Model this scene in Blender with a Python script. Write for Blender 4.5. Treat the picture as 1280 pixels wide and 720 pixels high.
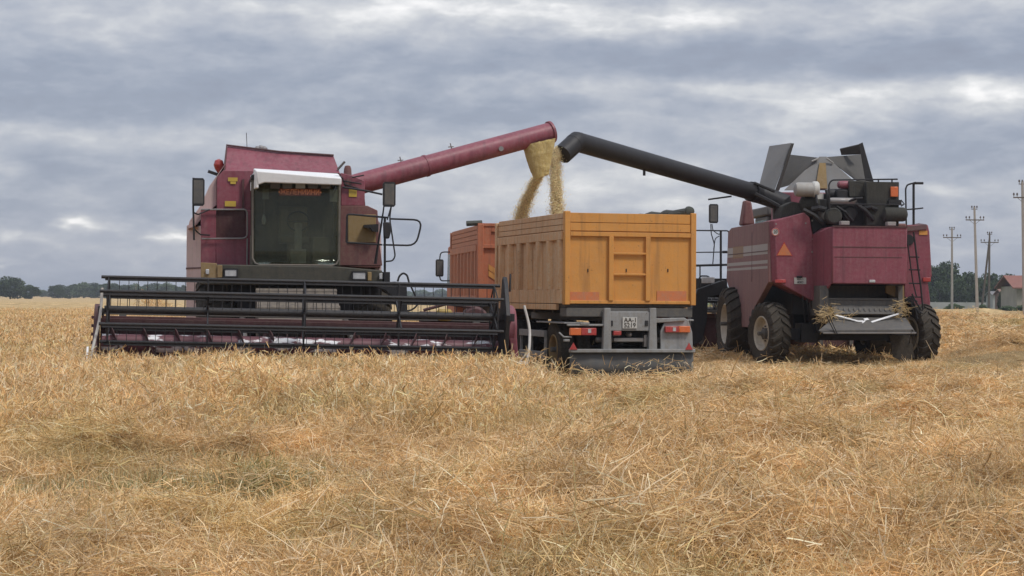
import bpy, bmesh, math, random
import numpy as np
from mathutils import Vector, Matrix, Euler
R = math.radians
random.seed(7)
rng = np.random.default_rng(11)
for o in list(bpy.data.objects): bpy.data.objects.remove(o)
scene = bpy.context.scene
C = scene.collection

# ------------------------------------------------------------------ camera
FPX = 2440.0                       # focal length in pixels of the 1280 px wide photograph
CAMH = 1.5
ROLL = R(0.4)
PITCH = math.atan(12 / FPX)
fwd = Vector((0, math.cos(PITCH), math.sin(PITCH)))
r0 = Vector((1, 0, 0)); u0 = r0.cross(fwd)
rgt = (r0 * math.cos(ROLL) + u0 * math.sin(ROLL)).normalized()
upv = (-r0 * math.sin(ROLL) + u0 * math.cos(ROLL)).normalized()
cd = bpy.data.cameras.new('camera'); cam = bpy.data.objects.new('camera', cd); C.objects.link(cam)
cd.lens = 36 * FPX / 1280; cd.sensor_width = 36; cd.clip_start = 0.1; cd.clip_end = 20000
scene.cycles.max_bounces = 6; scene.cycles.transparent_max_bounces = 12
cam.matrix_world = Matrix(((rgt.x, upv.x, -fwd.x, 0), (rgt.y, upv.y, -fwd.y, 0), (rgt.z, upv.z, -fwd.z, CAMH), (0, 0, 0, 1)))
scene.camera = cam
scene.render.resolution_x = 1024; scene.render.resolution_y = 576

# ------------------------------------------------------------------ light
SUN_DIR = Vector((0.50, -0.40, 0.95)).normalized()      # towards the sun: behind the camera, to its right
scene.view_settings.view_transform = 'Standard'; scene.view_settings.look = 'None'
scene.view_settings.exposure = 0.12; scene.view_settings.gamma = 1.0
scene.view_settings.use_curve_mapping = False
sl = bpy.data.lights.new('sun', 'SUN'); sl.energy = 1.9; sl.angle = R(11); sl.color = (1.0, 0.95, 0.88)
so = bpy.data.objects.new('sun', sl); C.objects.link(so)
so.rotation_euler = SUN_DIR.to_track_quat('Z', 'Y').to_euler()

# ------------------------------------------------------------------ world: overcast sky with layered clouds
world = bpy.data.worlds.new('World'); scene.world = world; world.use_nodes = True
wt = world.node_tree; wt.nodes.clear()
def N(nt, typ, **kw):
    n = nt.nodes.new(typ)
    for k, v in kw.items(): setattr(n, k, v)
    return n
def mth(nt, op, a, b=None, c=None, clamp=False):
    n = nt.nodes.new('ShaderNodeMath'); n.operation = op; n.use_clamp = clamp
    for i, s in enumerate((a, b, c)):
        if s is None: continue
        if isinstance(s, (int, float)): n.inputs[i].default_value = s
        else: nt.links.new(s, n.inputs[i])
    return n.outputs[0]
def build_world():
    nt = wt; lk = nt.links.new
    out = N(nt, 'ShaderNodeOutputWorld'); bg = N(nt, 'ShaderNodeBackground'); bg.inputs['Strength'].default_value = 0.1
    sky = N(nt, 'ShaderNodeTexSky', sky_type='NISHITA'); sky.sun_disc = False
    sky.sun_elevation = math.asin(SUN_DIR.z); sky.sun_rotation = math.atan2(SUN_DIR.x, SUN_DIR.y); sky.air_density = 1.2
    tc = N(nt, 'ShaderNodeTexCoord'); sp = N(nt, 'ShaderNodeSeparateXYZ'); lk(tc.outputs['Generated'], sp.inputs[0])
    az = mth(nt, 'ARCTAN2', sp.outputs[0], sp.outputs[1]); el = mth(nt, 'ARCSINE', sp.outputs[2])
    def noise(sx, sy, off, det, rough, dist=0.0):
        cx = N(nt, 'ShaderNodeCombineXYZ'); lk(mth(nt, 'MULTIPLY', az, sx), cx.inputs[0]); lk(mth(nt, 'MULTIPLY', el, sy), cx.inputs[1]); cx.inputs[2].default_value = off
        n = N(nt, 'ShaderNodeTexNoise'); n.inputs['Scale'].default_value = 1; n.inputs['Detail'].default_value = det
        n.inputs['Roughness'].default_value = rough; n.inputs['Distortion'].default_value = dist
        lk(cx.outputs[0], n.inputs['Vector']); return n
    wn = noise(14, 34, 3.3, 4, .55)
    wsp = N(nt, 'ShaderNodeSeparateColor'); lk(wn.outputs['Color'], wsp.inputs[0])
    wa = mth(nt, 'ADD', az, mth(nt, 'MULTIPLY', mth(nt, 'SUBTRACT', wsp.outputs[0], .5), 0.13))
    we = mth(nt, 'ADD', el, mth(nt, 'MULTIPLY', mth(nt, 'SUBTRACT', wsp.outputs[1], .5), 0.030))
    # cloud masses: (px, py, half width px, half height px, amount)   + is bright, - is dark
    blobs = [(520, 15, 210, 26, .34), (800, 28, 150, 18, .30), (1080, 12, 240, 26, .12), (100, 30, 200, 26, .14),
             (180, 118, 330, 48, -.20), (560, 128, 260, 30, -.10), (960, 72, 330, 24, -.22), (1220, 92, 150, 14, -.12),
             (130, 180, 260, 15, .20), (450, 178, 170, 14, .14), (900, 112, 340, 14, .26), (1190, 122, 50, 24, .30), (1250, 106, 60, 16, .26), (1110, 175, 90, 22, .14), (1030, 140, 50, 26, .16),
             (1130, 165, 150, 26, -.20), (1220, 200, 150, 20, -.16), (660, 150, 60, 14, -.15), (940, 160, 130, 22, .16),
             (730, 235, 160, 34, .24), (500, 240, 130, 32, .06), (90, 250, 190, 34, -.14), (20, 235, 40, 14, .22),
             (135, 292, 26, 8, .46), (216, 300, 24, 10, .42), (10, 303, 40, 8, .25), (100, 330, 240, 22, -.04),
             (1130, 260, 180, 26, -.06), (1180, 226, 80, 10, .20), (840, 250, 120, 34, .08), (55, 342, 10, 4, .2)]
    v = None
    for (px, py, hw, hh, a) in blobs:
        ax, ey = (px - 640) / FPX, (372 - py) / FPX
        dx = mth(nt, 'MULTIPLY', mth(nt, 'SUBTRACT', wa, ax), FPX / hw); dy = mth(nt, 'MULTIPLY', mth(nt, 'SUBTRACT', we, ey), FPX / hh)
        d2 = mth(nt, 'ADD', mth(nt, 'MULTIPLY', dx, dx), mth(nt, 'MULTIPLY', dy, dy))
        g = mth(nt, 'MULTIPLY', mth(nt, 'EXPONENT', mth(nt, 'MULTIPLY', d2, -0.9)), a * 1.15)
        v = g if v is None else mth(nt, 'ADD', v, g)
    n1 = noise(9, 30, 0.0, 7, .55, .5); n2 = noise(30, 66, 9.0, 8, .58, .15); n3 = noise(90, 150, 4.0, 6, .6, .3)
    v = mth(nt, 'ADD', v, mth(nt, 'MULTIPLY', mth(nt, 'SUBTRACT', n1.outputs[0], .5), 0.55))
    v = mth(nt, 'ADD', v, mth(nt, 'MULTIPLY', mth(nt, 'SUBTRACT', n2.outputs[0], .5), 0.66))
    v = mth(nt, 'ADD', v, mth(nt, 'MULTIPLY', mth(nt, 'SUBTRACT', n3.outputs[0], .5), 0.16))
    n4 = noise(13, 44, 21.0, 5, .5, .1); e4 = N(nt, 'ShaderNodeMapRange', interpolation_type='SMOOTHSTEP'); lk(n4.outputs[0], e4.inputs[0]); e4.inputs[1].default_value = .47; e4.inputs[2].default_value = .545
    e5 = N(nt, 'ShaderNodeMapRange'); lk(n4.outputs[0], e5.inputs[0]); e5.inputs[1].default_value = .50; e5.inputs[2].default_value = .75
    v = mth(nt, 'ADD', v, mth(nt, 'SUBTRACT', mth(nt, 'MULTIPLY', e4.outputs[0], .11), mth(nt, 'MULTIPLY', e5.outputs[0], .26)))
    v = mth(nt, 'ADD', v, 0.46)
    cr = N(nt, 'ShaderNodeValToRGB'); lk(v, cr.inputs[0]); e = cr.color_ramp.elements
    e[0].position = 0.0; e[0].color = (.25, .275, .35, 1); e[1].position = 1.0; e[1].color = (.88, .87, .87, 1)
    for p, c in ((.28, (.29, .325, .41)), (.46, (.365, .395, .47)), (.62, (.455, .475, .53)), (.8, (.60, .61, .635))):
        x = e.new(p); x.color = (*c, 1)
    # the cloud deck is lighter overhead than near the horizon
    mr = N(nt, 'ShaderNodeMapRange'); lk(el, mr.inputs[0]); mr.inputs[1].default_value = .17; mr.inputs[2].default_value = 1.1; mr.inputs[3].default_value = 1.0; mr.inputs[4].default_value = 1.75
    mx = N(nt, 'ShaderNodeVectorMath', operation='SCALE'); lk(cr.outputs[0], mx.inputs[0]); lk(mth(nt, 'MULTIPLY', mr.outputs[0], 10.9), mx.inputs['Scale'])
    mix = N(nt, 'ShaderNodeMix', data_type='RGBA'); mix.inputs[0].default_value = 0.93
    lk(sky.outputs[0], mix.inputs[6]); lk(mx.outputs[0], mix.inputs[7])
    lk(mix.outputs[2], bg.inputs[0]); lk(bg.outputs[0], out.inputs[0])
build_world()

# ------------------------------------------------------------------ frames
def ray(px, py): return (fwd + rgt * ((px - 640) / FPX) - upv * ((py - 360) / FPX))
CAMP = Vector((0, 0, CAMH))
class Frame:
    """a vehicle's own axes: x to the right, y away from the road's near end, z up"""
    def __init__(s, x, y, yaw):
        s.o = Vector((x, y, 0)); s.yaw = R(yaw)
        s.x = Vector((math.cos(s.yaw), math.sin(s.yaw), 0)); s.y = Vector((-math.sin(s.yaw), math.cos(s.yaw), 0))
    def L(s, px, py, ly):
        d = ray(px, py); t = (ly - (CAMP - s.o).dot(s.y)) / d.dot(s.y); p = CAMP + d * t - s.o
        return (p.dot(s.x), p.z)
    def S(s, px, py, lx):
        d = ray(px, py); t = (lx - (CAMP - s.o).dot(s.x)) / d.dot(s.x); p = CAMP + d * t - s.o
        return (p.dot(s.y), p.z)
    def poly(s, pts, ly): return [s.L(a, b, ly) for a, b in pts]
    def p3(s, px, py, ly): a, b = s.L(px, py, ly); return (a, ly, b)
def W(px, py, Y):
    d = ray(px, py); t = Y / d.y; return CAMP + d * t

# ------------------------------------------------------------------ mesh helper
class MB:
    def __init__(s, xf=None): s.v = []; s.f = []; s.m = []; s.xf = xf
    def add(s, vs, fs, mi=0):
        b = len(s.v)
        for p in vs:
            p = Vector(p)
            if s.xf is not None: p = s.xf @ p
            s.v.append(tuple(p))
        for f in fs: s.f.append([b + i for i in f]); s.m.append(mi)
        return s
    def box(s, x0, x1, y0, y1, z0, z1, mi=0):
        vs = [(x, y, z) for z in (z0, z1) for y in (y0, y1) for x in (x0, x1)]
        return s.add(vs, [(0, 2, 3, 1), (4, 5, 7, 6), (0, 1, 5, 4), (2, 6, 7, 3), (0, 4, 6, 2), (1, 3, 7, 5)], mi)
    def hexa(s, a, b, mi=0):
        """a, b: two quads (4 points each) joined"""
        return s.add(list(a) + list(b), [(0, 1, 2, 3), (7, 6, 5, 4), (0, 4, 5, 1), (1, 5, 6, 2), (2, 6, 7, 3), (3, 7, 4, 0)], mi)
    def loft(s, A, B, mi=0, caps=True):
        n = len(A); fs = [(i, (i + 1) % n, n + (i + 1) % n, n + i) for i in range(n)]
        if caps: fs += [tuple(range(n))[::-1], tuple(range(n, 2 * n))]
        return s.add(list(A) + list(B), fs, mi)
    def prism(s, poly, a0, a1, axis='y', mi=0):
        if axis == 'y': A = [(p[0], a0, p[1]) for p in poly]; B = [(p[0], a1, p[1]) for p in poly]
        elif axis == 'x': A = [(a0, p[0], p[1]) for p in poly]; B = [(a1, p[0], p[1]) for p in poly]
        else: A = [(p[0], p[1], a0) for p in poly]; B = [(p[0], p[1], a1) for p in poly]
        return s.loft(A, B, mi)
    def plate(s, pts, t, mi=0):
        p = [Vector(q) for q in pts]; n = (p[1] - p[0]).cross(p[2] - p[0]).normalized() * t
        return s.loft(p, [q + n for q in p], mi)
    def tube(s, pts, r, n=8, mi=0, closed=False):
        P = [Vector(p) for p in pts]; m = len(P); rs = r if isinstance(r, (list, tuple)) else [r] * m
        T = []
        for i in range(m):
            a = P[(i - 1) % m] if closed else P[max(i - 1, 0)]; b = P[(i + 1) % m] if closed else P[min(i + 1, m - 1)]
            T.append((b - a).normalized())
        up = Vector((0, 0, 1)) if abs(T[0].z) < .9 else Vector((1, 0, 0))
        u = (up - T[0] * up.dot(T[0])).normalized(); vs = []
        for i in range(m):
            u = (u - T[i] * u.dot(T[i])).normalized(); w = T[i].cross(u)
            for k in range(n):
                a = 2 * math.pi * k / n; vs.append(P[i] + (u * math.cos(a) + w * math.sin(a)) * rs[i])
        fs = []
        for i in range(m if closed else m - 1):
            j = (i + 1) % m
            for k in range(n): fs.append((i * n + k, i * n + (k + 1) % n, j * n + (k + 1) % n, j * n + k))
        if not closed: fs += [tuple(range(n))[::-1], tuple(range((m - 1) * n, m * n))]
        return s.add(vs, fs, mi)
    def lathe(s, prof, c=(0, 0, 0), axis='x', n=32, mi=0, closed=False):
        """prof: (radius, distance along axis)"""
        vs = []; m = len(prof)
        for (r, a) in prof:
            for k in range(n):
                t = 2 * math.pi * k / n; q = (r * math.cos(t), r * math.sin(t))
                if axis == 'x': p = (a, q[0], q[1])
                elif axis == 'y': p = (q[0], a, q[1])
                else: p = (q[0], q[1], a)
                vs.append((p[0] + c[0], p[1] + c[1], p[2] + c[2]))
        fs = []
        for i in range(m if closed else m - 1):
            j = (i + 1) % m
            for k in range(n): fs.append((i * n + k, i * n + (k + 1) % n, j * n + (k + 1) % n, j * n + k))
        if not closed: fs += [tuple(range(n))[::-1], tuple(range((m - 1) * n, m * n))]
        return s.add(vs, fs, mi)
    def build(s, name, mats, parent=None, bevel=0.0, smooth=True, label=None):
        me = bpy.data.meshes.new(name)
        bm = bmesh.new(); bv = [bm.verts.new(p) for p in s.v]
        for f, mi in zip(s.f, s.m):
            try: bf = bm.faces.new([bv[i] for i in f]); bf.material_index = mi
            except ValueError: pass
        bmesh.ops.recalc_face_normals(bm, faces=bm.faces); bm.to_mesh(me); bm.free()
        if smooth:
            me.polygons.foreach_set('use_smooth', [True] * len(me.polygons)); me.set_sharp_from_angle(angle=R(32))
        for m in (mats if isinstance(mats, (list, tuple)) else [mats]): me.materials.append(m)
        o = bpy.data.objects.new(name, me); C.objects.link(o)
        if parent is not None: o.parent = parent
        if bevel:
            b = o.modifiers.new('bevel', 'BEVEL'); b.width = bevel; b.segments = 2; b.limit_method = 'ANGLE'; b.angle_limit = R(35); b.harden_normals = False
        if label: o['label'] = label
        return o
def empty(name, loc=(0, 0, 0), rz=0, label=None, cat=None, group=None):
    o = bpy.data.objects.new(name, None); C.objects.link(o); o.location = loc; o.rotation_euler = (0, 0, rz); o.empty_display_size = .3
    tag(o, label, cat, group); return o
def tag(o, label=None, cat=None, group=None, kind=None):
    if label: o['label'] = label
    if cat: o['category'] = cat
    if group: o['group'] = group
    if kind: o['kind'] = kind
    return o
def rounded(pts, rad, seg=4):
    """round the corners of an open 3-D polyline"""
    P = [Vector(p) for p in pts]; out = [P[0]]
    for i in range(1, len(P) - 1):
        a, b, c = P[i - 1], P[i], P[i + 1]; d1 = (a - b); d2 = (c - b); r = min(rad, d1.length * .45, d2.length * .45)
        s = b + d1.normalized() * r; e = b + d2.normalized() * r
        for k in range(seg + 1):
            t = k / seg; out.append(s * (1 - t) ** 2 + b * 2 * t * (1 - t) + e * t * t)
    out.append(P[-1]); return out
def text_mesh(name, body, size, mat, parent, loc, rot=(R(90), 0, 0), depth=0.002, sx=1.0):
    cu = bpy.data.curves.new(name, 'FONT'); cu.body = body; cu.size = size; cu.extrude = depth; cu.align_x = 'CENTER'; cu.align_y = 'CENTER'; cu.offset = size * .012
    tmp = bpy.data.objects.new('tmp', cu); C.objects.link(tmp)
    bpy.context.view_layer.update()
    me = bpy.data.meshes.new_from_object(tmp.evaluated_get(bpy.context.evaluated_depsgraph_get()))
    bpy.data.objects.remove(tmp); me.materials.clear(); me.materials.append(mat)
    o = bpy.data.objects.new(name, me); C.objects.link(o); o.parent = parent; o.location = loc; o.rotation_euler = rot; o.scale = (sx, 1, 1)
    return o

# ------------------------------------------------------------------ materials
def newmat(name):
    m = bpy.data.materials.new(name); m.use_nodes = True; nt = m.node_tree; b = nt.nodes['Principled BSDF']; return m, nt, b
def paint(name, col, col2=None, dust=(.30, .24, .19), damt=.35, rough=.5, scale=2.0, spec=.4, metal=0.0, bump=.0, streak=True, chips=False):
    """painted or bare sheet: two-tone fading, dust and streaks"""
    m, nt, b = newmat(name); lk = nt.links.new
    tc = N(nt, 'ShaderNodeTexCoord')
    n1 = N(nt, 'ShaderNodeTexNoise'); n1.inputs['Scale'].default_value = scale; n1.inputs['Detail'].default_value = 5; n1.inputs['Roughness'].default_value = .6; lk(tc.outputs['Object'], n1.inputs[0])
    n2 = N(nt, 'ShaderNodeTexNoise'); n2.inputs['Scale'].default_value = scale * 7; n2.inputs['Detail'].default_value = 6; n2.inputs['Roughness'].default_value = .7; lk(tc.outputs['Object'], n2.inputs[0])
    mp = N(nt, 'ShaderNodeMapping'); mp.inputs['Scale'].default_value = (scale * 6, scale * 6, scale * .5); lk(tc.outputs['Object'], mp.inputs[0])
    n3 = N(nt, 'ShaderNodeTexNoise'); n3.inputs['Scale'].default_value = 1; n3.inputs['Detail'].default_value = 3; lk(mp.outputs[0], n3.inputs[0])
    c2 = col2 or tuple(c * .72 for c in col)
    mx = N(nt, 'ShaderNodeMix', data_type='RGBA'); mx.inputs[6].default_value = (*col, 1); mx.inputs[7].default_value = (*c2, 1)
    r1 = N(nt, 'ShaderNodeMapRange'); r1.inputs[1].default_value = .35; r1.inputs[2].default_value = .68; lk(n1.outputs[0], r1.inputs[0]); lk(r1.outputs[0], mx.inputs[0])
    s = mth(nt, 'MULTIPLY', n2.outputs[0], mth(nt, 'ADD', mth(nt, 'MULTIPLY', n3.outputs[0], 1.1 if streak else 0.0), .45 if streak else 1.0))
    r2 = N(nt, 'ShaderNodeMapRange'); r2.inputs[1].default_value = .32; r2.inputs[2].default_value = .72; r2.inputs[3].default_value = damt * .35; r2.inputs[4].default_value = min(1, damt * 1.5); lk(s, r2.inputs[0])
    mx2 = N(nt, 'ShaderNodeMix', data_type='RGBA'); lk(r2.outputs[0], mx2.inputs[0]); lk(mx.outputs[2], mx2.inputs[6]); mx2.inputs[7].default_value = (*dust, 1)
    lk(mx2.outputs[2], b.inputs['Base Color'])
    if chips:
        n4 = N(nt, 'ShaderNodeTexNoise'); n4.inputs['Scale'].default_value = 22; n4.inputs['Detail'].default_value = 4; n4.inputs['Roughness'].default_value = .7; lk(tc.outputs['Object'], n4.inputs[0])
        r4 = N(nt, 'ShaderNodeMapRange'); r4.inputs[1].default_value = .655; r4.inputs[2].default_value = .69; lk(mth(nt, 'ADD', n4.outputs[0], mth(nt, 'MULTIPLY', mth(nt, 'SUBTRACT', n1.outputs[0], .5), .25)), r4.inputs[0])
        mp5 = N(nt, 'ShaderNodeMapping'); mp5.inputs['Scale'].default_value = (9, 9, .7); lk(tc.outputs['Object'], mp5.inputs[0]); n5 = N(nt, 'ShaderNodeTexNoise'); n5.inputs['Scale'].default_value = 1; n5.inputs['Detail'].default_value = 4; lk(mp5.outputs[0], n5.inputs[0])
        r5 = N(nt, 'ShaderNodeMapRange'); r5.inputs[1].default_value = .54; r5.inputs[2].default_value = .70; r5.inputs[4].default_value = .55; lk(n5.outputs[0], r5.inputs[0])
        mx4 = N(nt, 'ShaderNodeMix', data_type='RGBA'); lk(r5.outputs[0], mx4.inputs[0]); lk(mx2.outputs[2], mx4.inputs[6]); mx4.inputs[7].default_value = (col[0] * .45 + .03, col[1] * .45 + .03, col[2] * .45 + .03, 1)
        mx5 = N(nt, 'ShaderNodeMix', data_type='RGBA'); lk(mth(nt, 'MULTIPLY', r4.outputs[0], .7), mx5.inputs[0]); lk(mx4.outputs[2], mx5.inputs[6]); mx5.inputs[7].default_value = (.09, .055, .04, 1); lk(mx5.outputs[2], b.inputs['Base Color'])
    rr = mth(nt, 'ADD', mth(nt, 'MULTIPLY', r2.outputs[0], .35), rough, clamp=True); lk(rr, b.inputs['Roughness'])
    b.inputs['Metallic'].default_value = metal; b.inputs['Specular IOR Level'].default_value = spec
    bp = N(nt, 'ShaderNodeBump'); bp.inputs['Strength'].default_value = .16 + bump; bp.inputs['Distance'].default_value = .02
    lk(mth(nt, 'ADD', n2.outputs[0], mth(nt, 'MULTIPLY', n1.outputs[0], 3.0)), bp.inputs['Height']); lk(bp.outputs[0], b.inputs['Normal'])
    return m
def emis(name, col, st):
    m, nt, b = newmat(name); b.inputs['Base Color'].default_value = (*col, 1); b.inputs['Emission Color'].default_value = (*col, 1); b.inputs['Emission Strength'].default_value = st; return m
M = {}
M['maroon'] = paint('faded_maroon', (.25, .042, .070), (.18, .030, .050), dust=(.30, .165, .17), damt=.32, rough=.38, chips=True)
M['maroon_dusty'] = paint('dusty_maroon', (.16, .042, .050), (.12, .03, .038), dust=(.21, .13, .105), damt=.55, rough=.6, chips=True)
M['maroon_pale'] = paint('faded_sky_lightened_maroon', (.55, .40, .39), (.45, .29, .29), dust=(.45, .36, .32), damt=.5, rough=.6, chips=True)  # faded paint, base lightened further to stand in for sky caught by the side
M['maroon_dark'] = paint('dark_maroon', (.085, .022, .030), (.05, .015, .02), dust=(.16, .11, .09), damt=.35, rough=.55)
M['black'] = paint('black_paint', (.016, .016, .019), (.010, .010, .012), dust=(.07, .06, .05), damt=.16, rough=.5, scale=4)
M['bar'] = paint('dark_grey_bar', (.016, .016, .020), (.011, .011, .013), dust=(.12, .105, .085), damt=.15, rough=.5, scale=5)
M['darkgreen'] = paint('dark_olive_panel', (.035, .037, .030), (.025, .027, .022), dust=(.12, .10, .07), damt=.35, rough=.6)
M['grey'] = paint('grey_chassis_paint', (.33, .34, .345), (.26, .27, .275), dust=(.20, .17, .13), damt=.4, rough=.6, chips=True)
M['darkgrey'] = paint('dark_grey_sheet', (.085, .088, .092), (.06, .063, .066), dust=(.20, .17, .13), damt=.35, rough=.6)
M['tankgrey'] = paint('tank_cover_dark_grey', (.060, .056, .054), (.045, .042, .040), dust=(.12, .11, .09), damt=.3, rough=.6)
M['tanklight'] = paint('tank_cover_light_grey', (.20, .20, .20), (.16, .16, .16), dust=(.22, .20, .17), damt=.3, rough=.6)
M['rubber'] = paint('tyre_rubber', (.022, .022, .022), (.03, .028, .026), dust=(.14, .115, .085), damt=.38, rough=.85, scale=3, spec=.2, streak=False)
M['rubberflap'] = paint('rubber_mudflap', (.105, .11, .115), (.08, .085, .09), dust=(.17, .15, .12), damt=.3, rough=.8, scale=2)
M['rimwhite'] = paint('cream_rim_paint', (.66, .62, .52), (.52, .48, .40), dust=(.30, .24, .17), damt=.35, rough=.6)
M['white'] = paint('white_visor_paint', (.86, .86, .85), (.78, .78, .77), dust=(.55, .52, .48), damt=.16, rough=.5)
M['rod'] = paint('pale_plastic_pipe', (.52, .50, .46), (.42, .40, .36), damt=.2, rough=.6)
M['orange'] = paint('trailer_orange_paint', (.66, .29, .055), (.60, .255, .045), dust=(.50, .29, .12), damt=.30, rough=.5, chips=True)
M['orange_side'] = paint('dusty_orange_boards_shade_lift', (.66, .33, .13), (.58, .28, .11), dust=(.66, .50, .32), damt=.62, rough=.65, chips=True)  # dusty paint; dust colour also lifted to make up for weak skylight on the side
M['redorange'] = paint('truck_red_orange_paint', (.47, .125, .05), (.39, .10, .04), dust=(.40, .22, .14), damt=.35, rough=.55, chips=True)
M['redorange_side'] = paint('dusty_red_orange_boards', (.54, .19, .09), (.46, .15, .07), dust=(.38, .23, .16), damt=.55, rough=.65, chips=True)
M['reflective'] = paint('orange_marker_foil', (.66, .17, .04), (.58, .17, .035), damt=.35, rough=.35)
M['redlens'] = paint('red_lamp_lens', (.45, .03, .03), (.35, .02, .02), damt=.12, rough=.25, spec=.6)
M['orangelens'] = paint('orange_lamp_lens', (.75, .16, .03), (.6, .12, .02), damt=.12, rough=.25, spec=.6)
M['lamp'] = paint('headlamp_glass', (.55, .56, .56), (.4, .41, .42), damt=.2, rough=.15, spec=.8, scale=12)
M['yellow'] = paint('yellow_sticker', (.62, .43, .04), (.5, .34, .03), damt=.2, rough=.5)
M['ochre'] = paint('ochre_dirty_sheet', (.26, .17, .055), (.19, .12, .045), dust=(.30, .22, .13), damt=.5, rough=.7)
M['yellowcan'] = paint('yellow_plastic', (.42, .28, .03), (.35, .22, .02), damt=.3, rough=.5)
M['plate'] = paint('white_number_plate', (.60, .60, .56), (.5, .5, .47), damt=.2, rough=.5, scale=8)
M['ink'] = paint('black_lettering', (.03, .03, .03), damt=.1)
M['redink'] = paint('red_ring', (.55, .06, .04), damt=.1)
M['interior'] = paint('cab_interior_dark', (.09, .085, .065), (.06, .06, .045), damt=.3, rough=.8)
M['seat'] = paint('cab_seat_cloth', (.22, .20, .14), (.17, .15, .11), damt=.4, rough=.9)
M['column'] = paint('grey_steering_column', (.38, .38, .34), damt=.3, rough=.7)
M['paper'] = paint('pale_paper_notice', (.45, .45, .43), damt=.1)
M['tarp'] = paint('dark_green_tarpaulin', (.018, .04, .034), (.012, .022, .02), damt=.2, rough=.6, scale=10)
M['spout'] = paint('yellow_canvas_spout', (.56, .42, .12), (.42, .28, .06), dust=(.64, .54, .32), damt=.5, rough=.8, scale=6, bump=.4)
M['filter'] = paint('pale_grey_canister', (.36, .36, .34), (.28, .28, .27), damt=.3, rough=.5)
M['steel'] = paint('worn_steel', (.30, .30, .30), (.22, .22, .22), damt=.3, rough=.4, metal=.6)
M['screen'] = paint('radiator_screen', (.03, .033, .032), (.02, .022, .022), dust=(.11, .10, .08), damt=.4, rough=.9, scale=8)
M['redsign'] = emis('orange_red_display_board', (.25, .028, .012), .12)
M['redletters'] = emis('orange_display_letters', (.85, .26, .13), .30)
M['concrete'] = paint('pole_concrete', (.34, .33, .31), (.27, .26, .24), damt=.3, rough=.9)
M['seal'] = paint('dusty_rubber_seal', (.13, .125, .11), damt=.4, rough=.8)
M['feeder'] = paint('dusty_feeder_sheet', (.10, .085, .08), (.07, .06, .055), dust=(.24, .20, .15), damt=.5, rough=.7)
M['wood'] = paint('dark_creosoted_wood', (.10, .085, .07), (.07, .06, .05), damt=.2, rough=.9)
M['porcelain'] = paint('dark_insulator', (.12, .11, .11), damt=.1, rough=.3)
def auger_worn():
    m, nt, b = newmat('worn_auger_paint'); lk = nt.links.new
    tc = N(nt, 'ShaderNodeTexCoord'); mp = N(nt, 'ShaderNodeMapping'); mp.inputs['Scale'].default_value = (1.7, 5, 5); lk(tc.outputs['Object'], mp.inputs[0])
    n = N(nt, 'ShaderNodeTexNoise'); n.inputs['Scale'].default_value = 1.3; n.inputs['Detail'].default_value = 5; n.inputs['Roughness'].default_value = .55; lk(mp.outputs[0], n.inputs[0])
    cr = N(nt, 'ShaderNodeValToRGB'); lk(n.outputs[0], cr.inputs[0]); e = cr.color_ramp.elements
    e[0].position = .55; e[0].color = (.16, .06, .07, 1); e[1].position = .60; e[1].color = (.90, .90, .91, 1)
    lk(cr.outputs[0], b.inputs['Base Color']); b.inputs['Roughness'].default_value = .45
    return m
M['auger'] = auger_worn(); M['caught'] = paint('caught_dry_straw', (.45, .31, .13), (.36, .25, .10), damt=.1)
def glass():
    m, nt, b = newmat('tinted_cab_glass'); lk = nt.links.new; nt.nodes.remove(b)
    out = nt.nodes['Material Output']
    t = N(nt, 'ShaderNodeBsdfTransparent'); t.inputs[0].default_value = (.82, .85, .78, 1)
    g = N(nt, 'ShaderNodeBsdfGlossy'); g.inputs['Roughness'].default_value = .04; g.inputs[0].default_value = (.8, .85, .85, 1)
    d = N(nt, 'ShaderNodeBsdfDiffuse'); d.inputs[0].default_value = (.13, .13, .085, 1)
    lw = N(nt, 'ShaderNodeFresnel'); lw.inputs[0].default_value = 1.5
    tc = N(nt, 'ShaderNodeTexCoord'); n = N(nt, 'ShaderNodeTexNoise'); n.inputs['Scale'].default_value = 3; n.inputs['Detail'].default_value = 6; lk(tc.outputs['Object'], n.inputs[0])
    m1 = N(nt, 'ShaderNodeMixShader'); lk(mth(nt, 'MULTIPLY', n.outputs[0], .32), m1.inputs[0]); lk(t.outputs[0], m1.inputs[1]); lk(d.outputs[0], m1.inputs[2])
    m2 = N(nt, 'ShaderNodeMixShader'); lk(mth(nt, 'MULTIPLY', lw.outputs[0], .55), m2.inputs[0]); lk(m1.outputs[0], m2.inputs[1]); lk(g.outputs[0], m2.inputs[2])
    lk(m2.outputs[0], out.inputs[0]); return m
M['glass'] = glass()
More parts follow.
